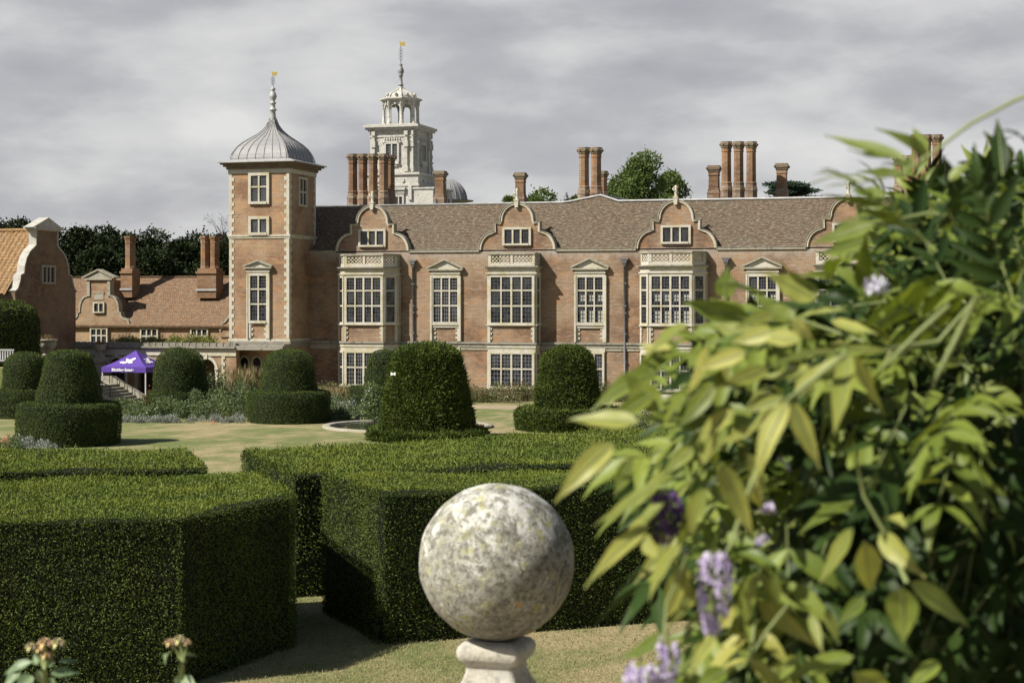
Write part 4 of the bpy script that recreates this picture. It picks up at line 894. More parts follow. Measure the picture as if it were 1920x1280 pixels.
urn(187.5, 645, YA-.9, 'fluted stone urn above the garden steps beside the purple gazebo', .95, zl, .62)
urn(87, 636, 84.3, 'fluted stone urn behind the front left yew topiary', 1.45, zl, .8)
# ================================================================== PURPLE GAZEBO
M['purple'] = leaf_mat('purple_canvas', (.115, .065, .33), (.115, .065, .33), None, .15, .7)
M['white_print'] = flat_mat('white_print', (.80, .80, .80), .7, 0, .05)
M['alu'] = flat_mat('white_poles', (.62, .62, .64), .4, .3, .1)
YG = 88.1; TX0, TX1 = PY(190.5, 568, YG)[0], PY(273.5, 568, YG)[0]; tw_ = TX1-TX0; ez = PY(232, 688, YG)[2]; ap = PY(253, 656.5, YG+tw_/2)[2]
tent = empty('gazebo', ((TX0+TX1)/2, YG+tw_/2, 0), 'purple pop-up canopy with white lettering and leaf emblem by the steps', 'gazebo')
TXC, TYC = (TX0+TX1)/2, YG+tw_/2
def canopy(side, a, t, off=0.0):             # a in -1..1 along the edge, t 0 eave .. 1 peak
    hw_ = tw_/2*(1-t); ax = [(1, 0), (0, 1), (-1, 0), (0, -1)][side]; ou = [(0, -1), (1, 0), (0, 1), (-1, 0)][side]
    z = ez+(ap-ez)*(t**1.28)-.05*math.sin(math.pi*t)*(1-abs(a))*.8
    return (TXC+ax[0]*a*hw_+ou[0]*(hw_+off*.6), TYC+ax[1]*a*hw_+ou[1]*(hw_+off*.6), z+off)
cv = MB()
for sd_i in range(4):
    na, ntt = 12, 14; P = [canopy(sd_i, -1+2*i/na, j/ntt*.995) for j in range(ntt+1) for i in range(na+1)]
    cv.add(P, [(j*(na+1)+i, j*(na+1)+i+1, (j+1)*(na+1)+i+1, (j+1)*(na+1)+i) for j in range(ntt) for i in range(na)], 0, True)
cv.build('canopy', M['purple'], tent)
vl = MB(); val = .31
for sd_i in range(4):
    P = []
    for j in range(2):
        for i in range(25):
            a = -1+i/12; q = canopy(sd_i, a, 0, 0); ou = [(0, -1), (1, 0), (0, 1), (-1, 0)][sd_i]; w_ = .012*math.sin(i*1.9)*(1 if j == 0 else .3); P.append((q[0]+ou[0]*(w_+.01), q[1]+ou[1]*(w_+.01), q[2]-(val if j == 0 else 0)))
    vl.add(P, [(i, i+1, 25+i+1, 25+i) for i in range(24)], 0, True)
vl.build('valance', M['purple'], tent)
for sx_ in (-1, 1):
    for sy_ in (-1, 1):
        k = MB(); x, y = TXC+sx_*(tw_/2-.04), TYC+sy_*(tw_/2-.04); k.box(x-.03, x+.03, y-.03, y+.03, 0, ez); k.box(x-.07, x+.07, y-.07, y+.07, 0, .03); k.build('leg', M['alu'], tent)
def leafy(side, a0, t0, s, rot, nl=5):
    """a lobed oak leaf lying on the canopy"""
    k = MB(); pts = []; nseg = 44
    for i in range(nseg):
        th = 2*math.pi*i/nseg; x = math.cos(th); y = math.sin(th)*.42*(1+.28*math.cos(th*9)); 
        X_, Y_ = x*s*math.cos(rot)-y*s*math.sin(rot), x*s*math.sin(rot)+y*s*math.cos(rot); pts.append((a0+X_, t0+Y_*1.05))
    P = [canopy(side, a0/(1-t0), t0, .03)]+[canopy(side, a/(1-t), t, .03) for a, t in pts]
    k.add(P, [(0, 1+i, 1+(i+1) % nseg) for i in range(nseg)]); return k
em = MB()
for side in (0, 1):
    for a0, t0, s, rot in ((.16, .52, .15, .45), (-.02, .48, .13, 2.4), (.14, .38, .13, -.2), (-.06, .34, .10, .6), (-.20, .36, .11, .1)):
        k = leafy(side, a0-.06, t0, s, rot); em.add(k.v, k.f)
em.build('leaf_emblem', M['white_print'], tent)
tcv = bpy.data.curves.new('lettering', 'FONT'); tcv.body = 'Blickling Estate'; tcv.size = .235; tcv.offset = .007; tcv.extrude = .002; tcv.align_x = 'LEFT'
to = bpy.data.objects.new('lettering', tcv); COL.objects.link(to); bpy.context.view_layer.update()
me = bpy.data.meshes.new_from_object(to.evaluated_get(bpy.context.evaluated_depsgraph_get())); bpy.data.objects.remove(to)
lx0 = PY(210, 568, YG)[0]; lx1 = PY(251.5, 568, YG)[0]; wdt = max(v.co.x for v in me.vertices)
txt = bpy.data.objects.new('lettering', me); COL.objects.link(txt); txt.parent = tent; me.materials.clear(); me.materials.append(M['white_print'])
for v in me.vertices:
    x, y, z = v.co; v.co = (lx0+x*(lx1-lx0)/wdt-TXC, YG-.05-z-TYC, ez-val+.075+y*1.0)
# ------------------------------------------------------------------ small planter stand by the gazebo, bench
p = PG(260, 742); pl_ = empty('stone_planter', (p[0], p[1]+3, 0), 'ochre stone planter on a stand in the shade of the gazebo', 'planter'); b = MB(); c = (p[0], p[1]+3, 0)
b.lathe(c, [(.22, 0), (.22, .08), (.12, .14), (.12, .7), (.2, .76), (.36, 1.0), (.38, 1.2), (.32, 1.2), (.28, 1.05)], 8, rot=math.pi/8, sm=False); b.build('bowl', M['stone'], pl_)
p = PD(6, 676, 86); bn = empty('garden_bench', (p[0], p[1], 0), 'pale weathered slatted bench at the left edge under dark yew', 'bench'); b = MB()
zb_ = p[2]
for i in range(9): b.box(p[0]-.65+i*.145, p[0]-.65+i*.145+.07, p[1], p[1]+.04, zb_+.05, zb_+.5)
b.box(p[0]-.7, p[0]+.62, p[1]-.02, p[1]+.06, zb_+.5, zb_+.58); b.build('backrest', M['lead_pale'], bn)
b = MB(); b.box(p[0]-.7, p[0]+.62, p[1]-.5, p[1]-.01, zb_-.02, zb_+.04); b.build('seat', M['lead_pale'], bn)
tb_ = MB(); tb_.box(p[0]-22, p[0]+1.6, p[1]-1.2, p[1]+3.2, 0, zb_-.42); tag(tb_.build('terrace_bank', M['lawn']), kind='structure')
for sg in (-.66, .54): b = MB(); b.box(p[0]+sg, p[0]+sg+.08, p[1]-.5, p[1]+.05, zb_-.42, zb_-.02); b.box(p[0]+sg, p[0]+sg+.08, p[1]-.5, p[1], zb_+.22, zb_+.28); b.build('leg', M['lead_pale'], bn)
# ================================================================== TREES
def treeat(name, label, u, vtop, Y, half_u, **kw):
    p = PY(u, vtop, Y); H = p[2]; r = half_u*dep(p)/F_PX*(1.22 if name == 'dark_tree' else 1)
    return tree(name, label, (p[0], Y, 0), H, r, **kw)
woods = [(-10, 418, 128, 62), (38, 408, 140, 60), (92, 424, 122, 48), (150, 421, 136, 52), (196, 422, 150, 46), (240, 436, 128, 44), (282, 432, 142, 46), (330, 446, 126, 50), (372, 440, 138, 46), (414, 434, 130, 52), (60, 450, 118, 60), (300, 470, 120, 60), (190, 462, 119, 60), (420, 462, 122, 55)]
wl = ['at the left edge above the orange pantiles', 'tallest of the wood, behind the outbuilding ridge', 'just right of the outbuilding gable cap', 'between the outbuilding and the single chimney', 'wide crown left of the single wing chimney', 'right above the single wing chimney', 'right of the single wing chimney', 'midway between the two wing chimney stacks', 'left of the paired wing chimneys', 'above the paired chimneys beside the tower', 'low crown under the outbuilding cap', 'low crown midway behind the wing roof', 'low crown behind the small shaped gable', 'low crown touching the tower']
for i, ((u, v, Y, hu), l_) in enumerate(zip(woods, wl)):
    treeat('dark_tree', 'dark broadleaf tree '+l_, u, v, Y, hu, n=16000, Ls=.30, mat='tree_dark', nb=22, group='dark trees behind the service wing', seed=20+i, crown0=.22)
treeat('broadleaf_tree', 'tall bright green tree behind the ridge beside the paired chimneys', 1205, 274, 150, 62, n=34000, Ls=.26, mat='tree_green', nb=40, seed=3, crown0=.3, lump=.36)
treeat('broadleaf_tree', 'rounded green tree left of the tallest one, beside the paired chimneys', 1163, 312, 153, 34, n=12000, Ls=.26, mat='tree_green', nb=18, seed=12, crown0=.4)
treeat('broadleaf_tree', 'lower spreading green tree right of the tall one behind the ridge', 1256, 304, 156, 48, n=18000, Ls=.26, mat='tree_green', nb=20, seed=9, crown0=.4)
treeat('broadleaf_tree', 'small light green treetop behind the ridge right of a lone chimney', 1015, 343, 150, 44, n=9000, Ls=.30, mat='tree_green', nb=14, seed=4, crown0=.5)
treeat('broadleaf_tree', 'small light green treetop behind the ridge left of a lone chimney', 950, 347, 152, 30, n=6000, Ls=.30, mat='tree_green', nb=10, seed=5, crown0=.5)
treeat('broadleaf_tree', 'slim green treetop just left of the paired tall chimneys', 1078, 342, 148, 16, n=4000, Ls=.28, mat='tree_green', nb=8, seed=6, crown0=.5)
# cedar: flat layered plates
p = PY(1485, 333, 158); cd_ = empty('cedar_tree', (p[0], 158, 0), 'dark flat-topped cedar behind the roof ridge among the chimneys', 'tree'); tb = MB(); tb.tube([(p[0], 158, 0), (p[0], 158, p[2]-.5)], .5, 8, r1=.15); tb.build('trunk', M['bark'], cd_)
Vs, Fs, off = [], [], 0
for i in range(34):
    a = rng.random()*6.28; q = rng.random()**.5; k = rng.random(); rr = (1.2+3.4*k)*q; P, d = blob_points((p[0]+rr*math.cos(a)*1.05, 158+rr*math.sin(a), p[2]-.35-k*2.6), (1.3, 1.3, .16), 520, .1)
    V, Fq = leaf_quads(P, unit(d*[1, 1, .3]+rng.normal(size=P.shape)*.3), .30, .10); Vs.append(V); Fs.append(Fq+off); off += len(V)
npmesh('crown', np.vstack(Vs), np.vstack(Fs), M['cedar'], cd_)
# thin bare-branched sapling beside the tower
p = PY(413, 396, 125); bt = empty('bare_tree', (p[0], 125, 0), 'thin sparse tree with bare twigs left of the tower', 'tree'); tb = MB(); g_ = random.Random(5)
tb.tube([(p[0], 125, 0), (p[0]+.1, 125, p[2]*.75)], .15, 6, r1=.06); tips = []
for i in range(26):
    z = p[2]*(.70+.22*g_.random()); a = g_.random()*6.28; l = .5+g_.random()*.9; q = (p[0]+l*math.cos(a), 125+l*math.sin(a), min(z+.4+g_.random()*.8, p[2])); tb.tube([(p[0]+.08, 125, z-.6), ((p[0]+q[0])/2+.1, 125, z-.1), q], .022, 4, r1=.008); tips.append(q)
tb.build('trunk', M['bark'], bt); T = np.array(tips*14)+rng.normal(size=(len(tips)*14, 3))*.16; V, Fq = leaf_quads(T, unit(rng.normal(size=T.shape)), .09, .06); npmesh('crown', V, Fq, M['tree_dark'], bt)
# ================================================================== GARDEN
p0, p1 = PG(-900, 766), PG(2600, 769); gp = MB(); yg = PG(940, 763.5)[1]
gp.add([(-70, yg-1.5, .004), (30, yg-1.5, .004), (30, yg+1.6, .004), (-70, yg+1.6, .004)], [(0, 1, 2, 3)]); tag(gp.build('gravel_path', M['gravel']), kind='structure')
ed = MB(); ed.box(-16, 30, yg+1.6, yg+1.9, 0, .16); tag(ed.build('grass_verge', M['lawn']), kind='structure')
ctr = lambda u, v, r: (lambda q: (q[0]+(-sn)*r, q[1]+cs*r, 0))(PG(u, v))
def topi(u, vb, hw, vdr, hd, vt, hb, htp, label, p=3.0, sh=.74, **kw):
    """u centre, vb front foot row, hd drum half width, vdr drum top, vt top, hb/htp dome base/top half widths (photo pixels)"""
    d0 = EYE*F_PX/(vb-HOR); r = hd*d0/F_PX; r = hd*(d0+r)/F_PX; q = PG(u, vb); c = (q[0]-sn*r, q[1]+cs*r, 0); dc = d0+r
    zd = EYE-(vdr-HOR)*d0/F_PX; z1 = EYE-(vt-HOR)*dc/F_PX
    rb, rt = hb*dc/F_PX, htp*dc/F_PX
    return topiary('yew_topiary', label, c, dome_prof(rb, rt, zd-.05, z1, 10, p, sh), [(r*.98, 0), (r*1.0, zd*.6), (r*.985, zd-.06), (r*.95, zd), (rb*.9, zd+.01)], group='clipped yew topiaries on the lawn', **kw)
topi(104, 840, 94, 762, 94, 657, 62, 43, 'large tapering yew on a round clipped base, front left of the lawn', dens=1300, Ls=.055, p=2.7, sh=.80)
topi(531, 796, 77, 738, 77, 656, 53, 45, 'domed yew on a round clipped base in front of the corner tower', dens=1200, Ls=.055, p=2.3, sh=.60)
topi(30, 786, 62, 734, 62, 661, 44, 40, 'domed yew on a clipped base partly behind the front left yew', dens=900, Ls=.062, p=2.3, sh=.60)
topi(325, 778, 60, 738, 60, 654, 50, 45, 'dark domed yew just right of the purple gazebo', dens=900, Ls=.062, p=2.3, sh=.60)
topi(716, 772, 68, 728, 68, 657, 38, 33, 'pale domed yew behind the shaggy yew, before the lower bay window', dens=900, Ls=.062, p=2.3, sh=.60)
topi(1068, 812, 98, 774, 98, 650, 62, 50, 'shaggy rounded yew nearest the wisteria leaves', dens=1300, Ls=.085, mat='yew', tuft=.10, jit=.035, p=2.6, sh=.62)
topi(795, 832, 112, 816, 112, 649, 86, 62, 'large shaggy tapering yew before the stone fountain pool', dens=1400, Ls=.10, mat='yew', tuft=.14, jit=.05, p=2.7, sh=.80)
# tall dark yew at the far left
p = PD(0, 600, 91); zt_ = PD(0, 566, 91)[2]; c = (p[0]-1.2, p[1], 0); topiary('yew_block', 'tall dark clipped yew block at the left edge before the outbuilding', c, [(3.0, 0), (3.05, zt_*.8), (2.8, zt_*.93), (1.9, zt_), (.01, zt_+.05)], dens=300, Ls=.11, mat='yew')
# near hedges
GH = 2.42
def GT(u, v, h=GH): return PG(u, v, h)        # ground position of a point seen on the hedge top
def q2(*a): return [(p[0], p[1]) for p in a]
A, B = GT(338, 971), GT(548, 929)
E, Em = GT(478, 889), GT(385, 893); Al, El = GT(-60, 979), GT(-60, 906)
hedge('yew_hedge', 'near left yew hedge block, cut square with a dark shaded front', 'hedge', q2(Al, A, B, E, Em, El), GH, 1900, .042, 'clipped yew hedges in the foreground')
C_, D_ = GT(718, 926), GT(606, 892)
Cr = C_+(GT(1140, 907)-C_).normalized()*9.5; Dr = D_+(GT(1170, 881)-D_).normalized()*10
hedge('yew_hedge', 'near right yew hedge block directly behind the stone ball', 'hedge', q2(D_, C_, Cr, Dr), GH, 1900, .042, 'clipped yew hedges in the foreground')
m1, m2, m3, m4 = GT(551, 889, 2.3), GT(456, 846, 2.3), GT(1210, 806, 2.3), GT(1170, 867, 2.3)
x_ = (m3-m2).normalized(); m3 = m3+x_*5; m4 = m4+(m4-m1).normalized()*6
hedge('yew_hedge', 'long middle yew hedge behind the near right block', 'hedge', q2(m2, m1, m4, m3), 2.3, 1000, .052, 'clipped yew hedges in the foreground', shoots=.06)
l1, l2 = GT(384, 878, 2.3), GT(348, 848, 2.3); l3, l4 = GT(-60, 844, 2.3), GT(-60, 883, 2.3)
hedge('yew_hedge', 'low left yew hedge behind the near left block, topped with loose shoots', 'hedge', q2(l4, l1, l2, l3), 2.3, 1000, .052, 'clipped yew hedges in the foreground', shoots=.07)
# fountain pool
pc = PG(765, 800); R_p = 160*dep(pc)/F_PX; pool = empty('fountain_pool', (pc[0], pc[1], 0), 'round stone-rimmed pool on the lawn behind the shaggy yew', 'pool')
b = MB(); b.lathe((pc[0], pc[1], 0), [(R_p-.35, 0), (R_p-.35, .08), (R_p-.3, .10), (R_p-.03, .10), (R_p, .07), (R_p, 0)], 64, cap=False); b.build('rim', M['stone_grey'], pool)
m, t, bb, o = newmat('pool_water'); bb.inputs[0].default_value = (.01, .014, .012, 1); bb.inputs['Roughness'].default_value = .08; M['water'] = m
b = MB(); b.lathe((pc[0], pc[1], 0), [(R_p-.34, .05), (.01, .051)], 48, cap=False); b.build('water', M['water'], pool)
b = MB(); b.lathe((pc[0], pc[1], 0), [(.9, .02), (.8, .2), (.25, .3), (.2, .8), (.5, .95), (.5, 1.0), (.1, 1.0)], 20); b.build('pedestal', M['stone_grey'], pool)
# borders
M['b_green'] = leaf_mat('border_leaves', (.06, .095, .035), (.17, .21, .09), (.13, .17, .10), .2)
M['b_rose'] = leaf_mat('rose_bed_leaves', (.07, .085, .035), (.17, .18, .08), (.16, .12, .07), .2)
M['b_creeper'] = leaf_mat('creeper_leaves', (.13, .15, .04), (.28, .28, .09), None, .25)
M['b_silver'] = leaf_mat('silver_leaves', (.16, .18, .15), (.30, .32, .28), None, .1)
M['b_red'] = leaf_mat('sedum_heads', (.13, .035, .03), (.22, .075, .055), None, .1)
M['b_pink'] = leaf_mat('mauve_heads', (.22, .14, .15), (.36, .25, .26), None, .1)
M['b_straw'] = leaf_mat('straw_grass', (.20, .16, .08), (.34, .28, .15), None, .2)
M['b_white'] = leaf_mat('white_petals', (.6, .6, .55), (.8, .8, .75), None, .1)
M['b_scarlet'] = leaf_mat('scarlet_petals', (.5, .02, .02), (.65, .08, .05), None, .1)
M['b_yellow'] = leaf_mat('yellow_petals', (.60, .42, .02), (.80, .62, .05), None, .2)
class Bed:
    def __init__(s): s.V = []; s.F = []; s.m = []; s.off = 0; s.mats = []
    def put(s, P, D, L, Wd, mat):
        if mat not in s.mats: s.mats.append(mat)
        V, Fq = leaf_quads(P, D, L, Wd); s.V.append(V); s.F.append(Fq+s.off); s.off += len(V); s.m.append(np.full(len(Fq), s.mats.index(mat)))
    def clump(s, c, r, h, n, mat, L=.09, Wd=.05, up=.6, top=None, ntop=0):
        d = unit(rng.normal(size=(n, 3))); d[:, 2] = np.abs(d[:, 2]); q = rng.random(n)**.35
        P = np.array([c[0], c[1], 0])+d*q[:, None]*[r, r, h*1.25]; s.put(P, unit(d*.6+[0, 0, up]+rng.normal(size=P.shape)*.6), L*(.6+rng.random(n)*.8), Wd, mat)
        if top:
            d = unit(rng.normal(size=(ntop, 3))); d[:, 2] = np.abs(d[:, 2])*.7+.3; P = np.array([c[0], c[1], 0])+d*[r, r, h*1.03]; s.put(P, unit(rng.normal(size=P.shape)), .06, .05, top)
    def build(s, name, loc): return npmesh(name, np.vstack(s.V), np.vstack(s.F), [M[k] for k in s.mats], midx=np.concatenate(s.m), loc=loc)
def bed_soil(u0, u1, v0, v1):
    pass
B1 = Bed(); g_ = random.Random(3)
for i in range(150):                          # the deep border left of the tower yew
    u = g_.uniform(205, 640); f_ = (i/150.); v = 764+22*f_+g_.uniform(-2, 2)
    peak = math.exp(-((u-400)/95)**2)
    hpx = (36+38*peak*(1-f_*.6)+g_.uniform(-8, 10))*(1-.5*f_); 
    if u > 600: hpx *= .7
    if u < 285: hpx *= .38
    c = PG(u, v); s_ = dep(c)/F_PX; mt = 'b_green'
    if u < 330 and f_ < .35 and u > 265: mt = 'b_red' if g_.random() < .6 else 'b_green'
    B1.clump(c, g_.uniform(14, 24)*s_, hpx*s_, 520, mt, .10, .055, .6, g_.choice(['b_pink', 'b_pink', None, None, 'b_white', 'b_straw']), 26)
for i in range(60):
    u = g_.uniform(205, 455); c = PG(u, 791+g_.uniform(-2, 2)); s_ = dep(c)/F_PX; B1.clump(c, 9*s_, g_.uniform(6, 12)*s_, 220, 'b_silver', .07, .03, .5)
for i in range(34):
    u = g_.choice([g_.uniform(455, 475), g_.uniform(600, 645), g_.uniform(430, 478)]); c = PG(u, 768); s_ = dep(c)/F_PX; n = 120; h = g_.uniform(50, 78)*s_ if u < 500 else 30*s_
    P = np.c_[c[0]+rng.normal(size=n)*.35, c[1]+rng.normal(size=n)*.3, rng.random(n)*h]; B1.put(P, unit(np.array([0, 0, 1.])+rng.normal(size=P.shape)*.15), .45, .03, 'b_straw')
for u, v in ((428, 776), (424, 780), (400, 786), (614, 765), (433, 773), (620, 768), (438, 770)):
    c = PG(u, v+10); s_ = dep(c)/F_PX; B1.clump((c[0], c[1], 0), .08, 9*s_, 14, 'b_scarlet', .05, .05)
tag(B1.build('border_planting', PG(400, 775)), 'deep flower border of green leaves with mauve heads and silver edging', 'flower border', kind='stuff')
B2 = Bed()
for i in range(70):                           # rose bed along the mansion wall
    u = 590+i/70*620+g_.uniform(-4, 4); c = PG(u, 752+g_.uniform(-3, 3)); s_ = dep(c)/F_PX; B2.clump(c, g_.uniform(14, 22)*s_, g_.uniform(20, 32)*s_, 560, 'b_rose', .09, .05, .7, g_.choice(['b_pink', None, None, 'b_red']), 16) if 'b_rose' in M else B2.clump(c, g_.uniform(14, 22)*s_, g_.uniform(18, 30)*s_, 560, g_.choice(['b_green', 'b_green', 'b_straw']) if u < 640 else 'b_green', .09, .05, .7, g_.choice(['b_pink', None, None, 'b_red', 'b_straw']), 18)
tag(B2.build('wall_planting', PG(900, 752)), 'low rose bed along the foot of the mansion wall', 'flower bed', kind='stuff')
B3 = Bed()
for i in range(60):                           # bed in front of the pale dome and around
    u = g_.uniform(600, 712); v = g_.uniform(768, 788); c = PG(u, v); s_ = dep(c)/F_PX; B3.clump(c, g_.uniform(9, 16)*s_, g_.uniform(8, 28)*s_*(1.2-(v-768)/30), 330, g_.choice(['b_green', 'b_green', 'b_silver']), .09, .05, .6, g_.choice([None, 'b_white', 'b_pink']), 14)
c = PG(697, 790); s_ = dep(c)/F_PX; B3.clump(c, 22*s_, 62*s_, 1600, 'b_green', .11, .07, .6, 'b_white', 60)
tag(B3.build('rose_planting', PG(650, 778)), 'mixed rose planting left of the fountain pool', 'flower bed', kind='stuff')
B4 = Bed()
for i in range(44):                           # bed at the foot of the front left topiary
    u = g_.uniform(-30, 98); c = PG(u, 850+g_.uniform(-6, 8)); s_ = dep(c)/F_PX; B4.clump(c, g_.uniform(10, 18)*s_, g_.uniform(12, 30)*s_*(1 if u < 60 else .7), 420, 'b_silver' if 36 < u else g_.choice(['b_green', 'b_green', 'b_straw']), .07, .035, .6)
for u, v in ((27, 836), (45, 834), (8, 832)): c = PG(u, v+8); B4.clump((c[0], c[1]), .10, .35, 50, 'b_scarlet', .06, .06)
tag(B4.build('rose_planting', PG(40, 850)), 'small bed of silver foliage and red roses at the left edge', 'flower bed', kind='stuff')
B5 = Bed()
for i in range(46):
    u = g_.uniform(1170, 1560); c = PG(u, 812+g_.uniform(-6, 6)); s_ = dep(c)/F_PX; ye = abs(u-1350) < 45 or abs(u-1500) < 16; B5.clump(c, 20*s_, g_.uniform(22, 40)*s_, 520, 'b_green', .09, .05, .6, 'b_yellow' if ye else g_.choice(['b_straw', 'b_pink']), 160 if ye else 30)
tag(B5.build('border_planting', PG(1350, 812)), 'flower border with bright yellow blooms glimpsed through the wisteria', 'flower border', kind='stuff')
B6 = Bed()
for i in range(60):                           # creeper along the arcade roof against the wing wall
    u = g_.uniform(212, 402); c = PY(u, 640, YA+.9+g_.random()*.6); h = g_.uniform(.25, .75)*(1.1 if 210 < u < 250 or 300 < u < 400 else .8); n = 260; d = unit(rng.normal(size=(n, 3))); d[:, 2] = np.abs(d[:, 2]); P = np.array([c[0], c[1], 2.95])+d*(rng.random(n)**.5)[:, None]*[.45, .25, h]; B6.put(P, unit(rng.normal(size=P.shape)), .10, .07, 'b_creeper' if 'b_creeper' in M else 'b_green')
tag(B6.build('creeper', PY(300, 640, YA+1)), 'yellow-green creeper along the top of the arcade parapet', 'creeper', kind='stuff')
# little white butterfly on the shaggy yew
p = PD(737, 701, 66.5); bf = empty('butterfly', (p[0], p[1], p[2]), 'tiny white butterfly against the left flank of the shaggy yew', 'butterfly'); k = MB(); k.tube([(p[0], p[1], p[2]-.05), (p[0]+.01, p[1], p[2]+.05)], .014, 5); k.build('body', M['b_white'], bf)
for sg in (-1, 1):
    k = MB(); k.poly(Fr((p[0], p[1], p[2]), (1, 0), (0, -1)), [(0, -.02), (sg*.09, -.07), (sg*.11, .02), (sg*.08, .08), (0, .03)][::sg], -.003, .003); k.build('wing', M['b_white'], bf)
# ================================================================== TERRACE, STONE BALL, ROSES, WISTERIA (near the camera)
tz = EYE-1.62; tb = MB()
tf = [PD(960, 568, 5.3)[:2], ]
n_ = Vector((-sn, cs, 0)); r_v = Vector((cs, sn, 0)); o5 = n_*5.4; o0 = n_*-14
ps = [o0-r_v*40, o0+r_v*40, o5+r_v*40, o5-r_v*40]
tb.add([(p[0], p[1], 0) for p in ps]+[(p[0], p[1], tz) for p in ps], [(0, 3, 2, 1), (4, 5, 6, 7), (0, 1, 5, 4), (1, 2, 6, 5), (2, 3, 7, 6), (3, 0, 4, 7)])
tag(tb.build('terrace', M['gravel']), kind='structure')
def ball_stone():
    m, t, b, o = newmat('ball_stone'); p = pos(t)
    a = noise(t, p, 9, 6, .65); f = noise(t, p, 55, 6, .8); w_ = noise(t, p, 16, 8, .78, None, .3); y_ = noise(t, p, 30, 4, .7); o1 = noise(t, p, 14, 3, .6)
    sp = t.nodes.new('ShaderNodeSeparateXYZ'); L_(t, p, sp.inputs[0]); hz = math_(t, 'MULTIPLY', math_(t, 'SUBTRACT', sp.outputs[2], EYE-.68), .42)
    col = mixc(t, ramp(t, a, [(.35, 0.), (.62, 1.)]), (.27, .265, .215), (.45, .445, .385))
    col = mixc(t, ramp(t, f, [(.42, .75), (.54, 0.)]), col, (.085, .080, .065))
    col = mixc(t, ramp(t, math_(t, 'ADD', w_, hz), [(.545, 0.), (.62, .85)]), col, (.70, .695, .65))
    col = mixc(t, math_(t, 'MULTIPLY', ramp(t, y_, [(.52, 0.), (.62, .8)]), ramp(t, a, [(.42, 0.), (.6, 1.)])), col, (.42, .41, .13))
    col = mixc(t, math_(t, 'MULTIPLY', ramp(t, o1, [(.64, 0.), (.72, .7)]), ramp(t, y_, [(.45, 0.), (.55, .9)])), col, (.60, .34, .08))
    pit = noise(t, p, 80, 3, .8); col = mixc(t, ramp(t, pit, [(.30, .8), (.40, 0.)]), col, (.05, .048, .04))
    L_(t, col, b.inputs[0]); b.inputs['Roughness'].default_value = .95
    h = math_(t, 'ADD', f, math_(t, 'MULTIPLY', pit, .6)); bump(t, b, h, .55, .012); return m
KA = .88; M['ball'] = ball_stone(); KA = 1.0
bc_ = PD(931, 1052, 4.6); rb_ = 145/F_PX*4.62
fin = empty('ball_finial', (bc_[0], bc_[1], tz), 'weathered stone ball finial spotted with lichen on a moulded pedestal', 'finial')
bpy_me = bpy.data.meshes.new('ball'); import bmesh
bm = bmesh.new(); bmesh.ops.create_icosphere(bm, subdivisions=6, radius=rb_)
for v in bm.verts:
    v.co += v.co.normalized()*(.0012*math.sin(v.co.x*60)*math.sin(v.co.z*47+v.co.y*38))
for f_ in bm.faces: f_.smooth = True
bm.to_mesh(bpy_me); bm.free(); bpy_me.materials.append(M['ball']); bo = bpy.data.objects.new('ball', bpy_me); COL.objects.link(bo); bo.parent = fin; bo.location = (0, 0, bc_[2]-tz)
zv = lambda v: EYE-(v-HOR)/F_PX*4.6
pw = [(zv(1196), .060), (zv(1200), .078), (zv(1206), .086), (zv(1214), .0895), (zv(1224), .088), (zv(1232), .082), (zv(1238), .072), (zv(1242), .068), (zv(1252), .0685), (zv(1264), .074), (zv(1275), .081), (zv(1288), .093), (zv(1305), .112), (zv(1325), .135), (zv(1340), .142), (zv(1375), .142), (zv(1376), .16), (zv(1400), .16), (zv(1402), .15), (tz, .15)]
P = []; kq = 24
for z, a in pw:
    c_ = min(.018, a*.2)
    for qx, qy, a0 in ((1, -1, -90), (1, 1, 0), (-1, 1, 90), (-1, -1, 180)):
        for j in range(6): th = R(a0+j*18); P.append((bc_[0]+qx*(a-c_)+c_*math.cos(th), bc_[1]+qy*(a-c_)+c_*math.sin(th), z))
b = MB(); k_ = len(pw); b.add(P, [(j*kq+i, (j+1)*kq+i, (j+1)*kq+(i+1) % kq, j*kq+(i+1) % kq) for j in range(k_-1) for i in range(kq)], 0, True); b.add(P[:kq], [tuple(range(kq))]); 
KA = .8; M['ped'] = stone_mat('pedestal_stone', (.56, .55, .50), (.46, .40, .24), (.13, .12, .10), .35, .65, 6.0); KA = 1.0
b.build('pedestal', M['ped'], fin)
# ---- leaves of the wisteria
def curved_leaf(base, tip, wd, nrm, fold=.25, droop=.12, ns=9):
    """pointed leaf as a folded, arched strip with 5 points across; returns verts, quads"""
    base = np.array(base); tip = np.array(tip); d = tip-base; L = np.linalg.norm(d); d /= L
    s = np.cross(d, nrm); s /= np.linalg.norm(s); n = np.cross(s, d); V = []
    for i in range(ns+1):
        t = i/ns; w_ = wd*.5*(math.sin(math.pi*min(t**.72, 1))**.9)*(1-.45*t**2.2); w_ = max(w_, .0006)
        c = base+d*L*t+n*(droop*L*math.sin(math.pi*t)*.6-.10*L*t*t); wv = .04*wd*math.sin(t*17)
        for k in (-1, -.5, 0, .5, 1): V.append(c+s*w_*k+n*(abs(k)*w_*fold+wv*abs(k)))
    Fq = [(i*5+j, i*5+j+1, (i+1)*5+j+1, (i+1)*5+j) for i in range(ns) for j in range(4)]
    return V, Fq
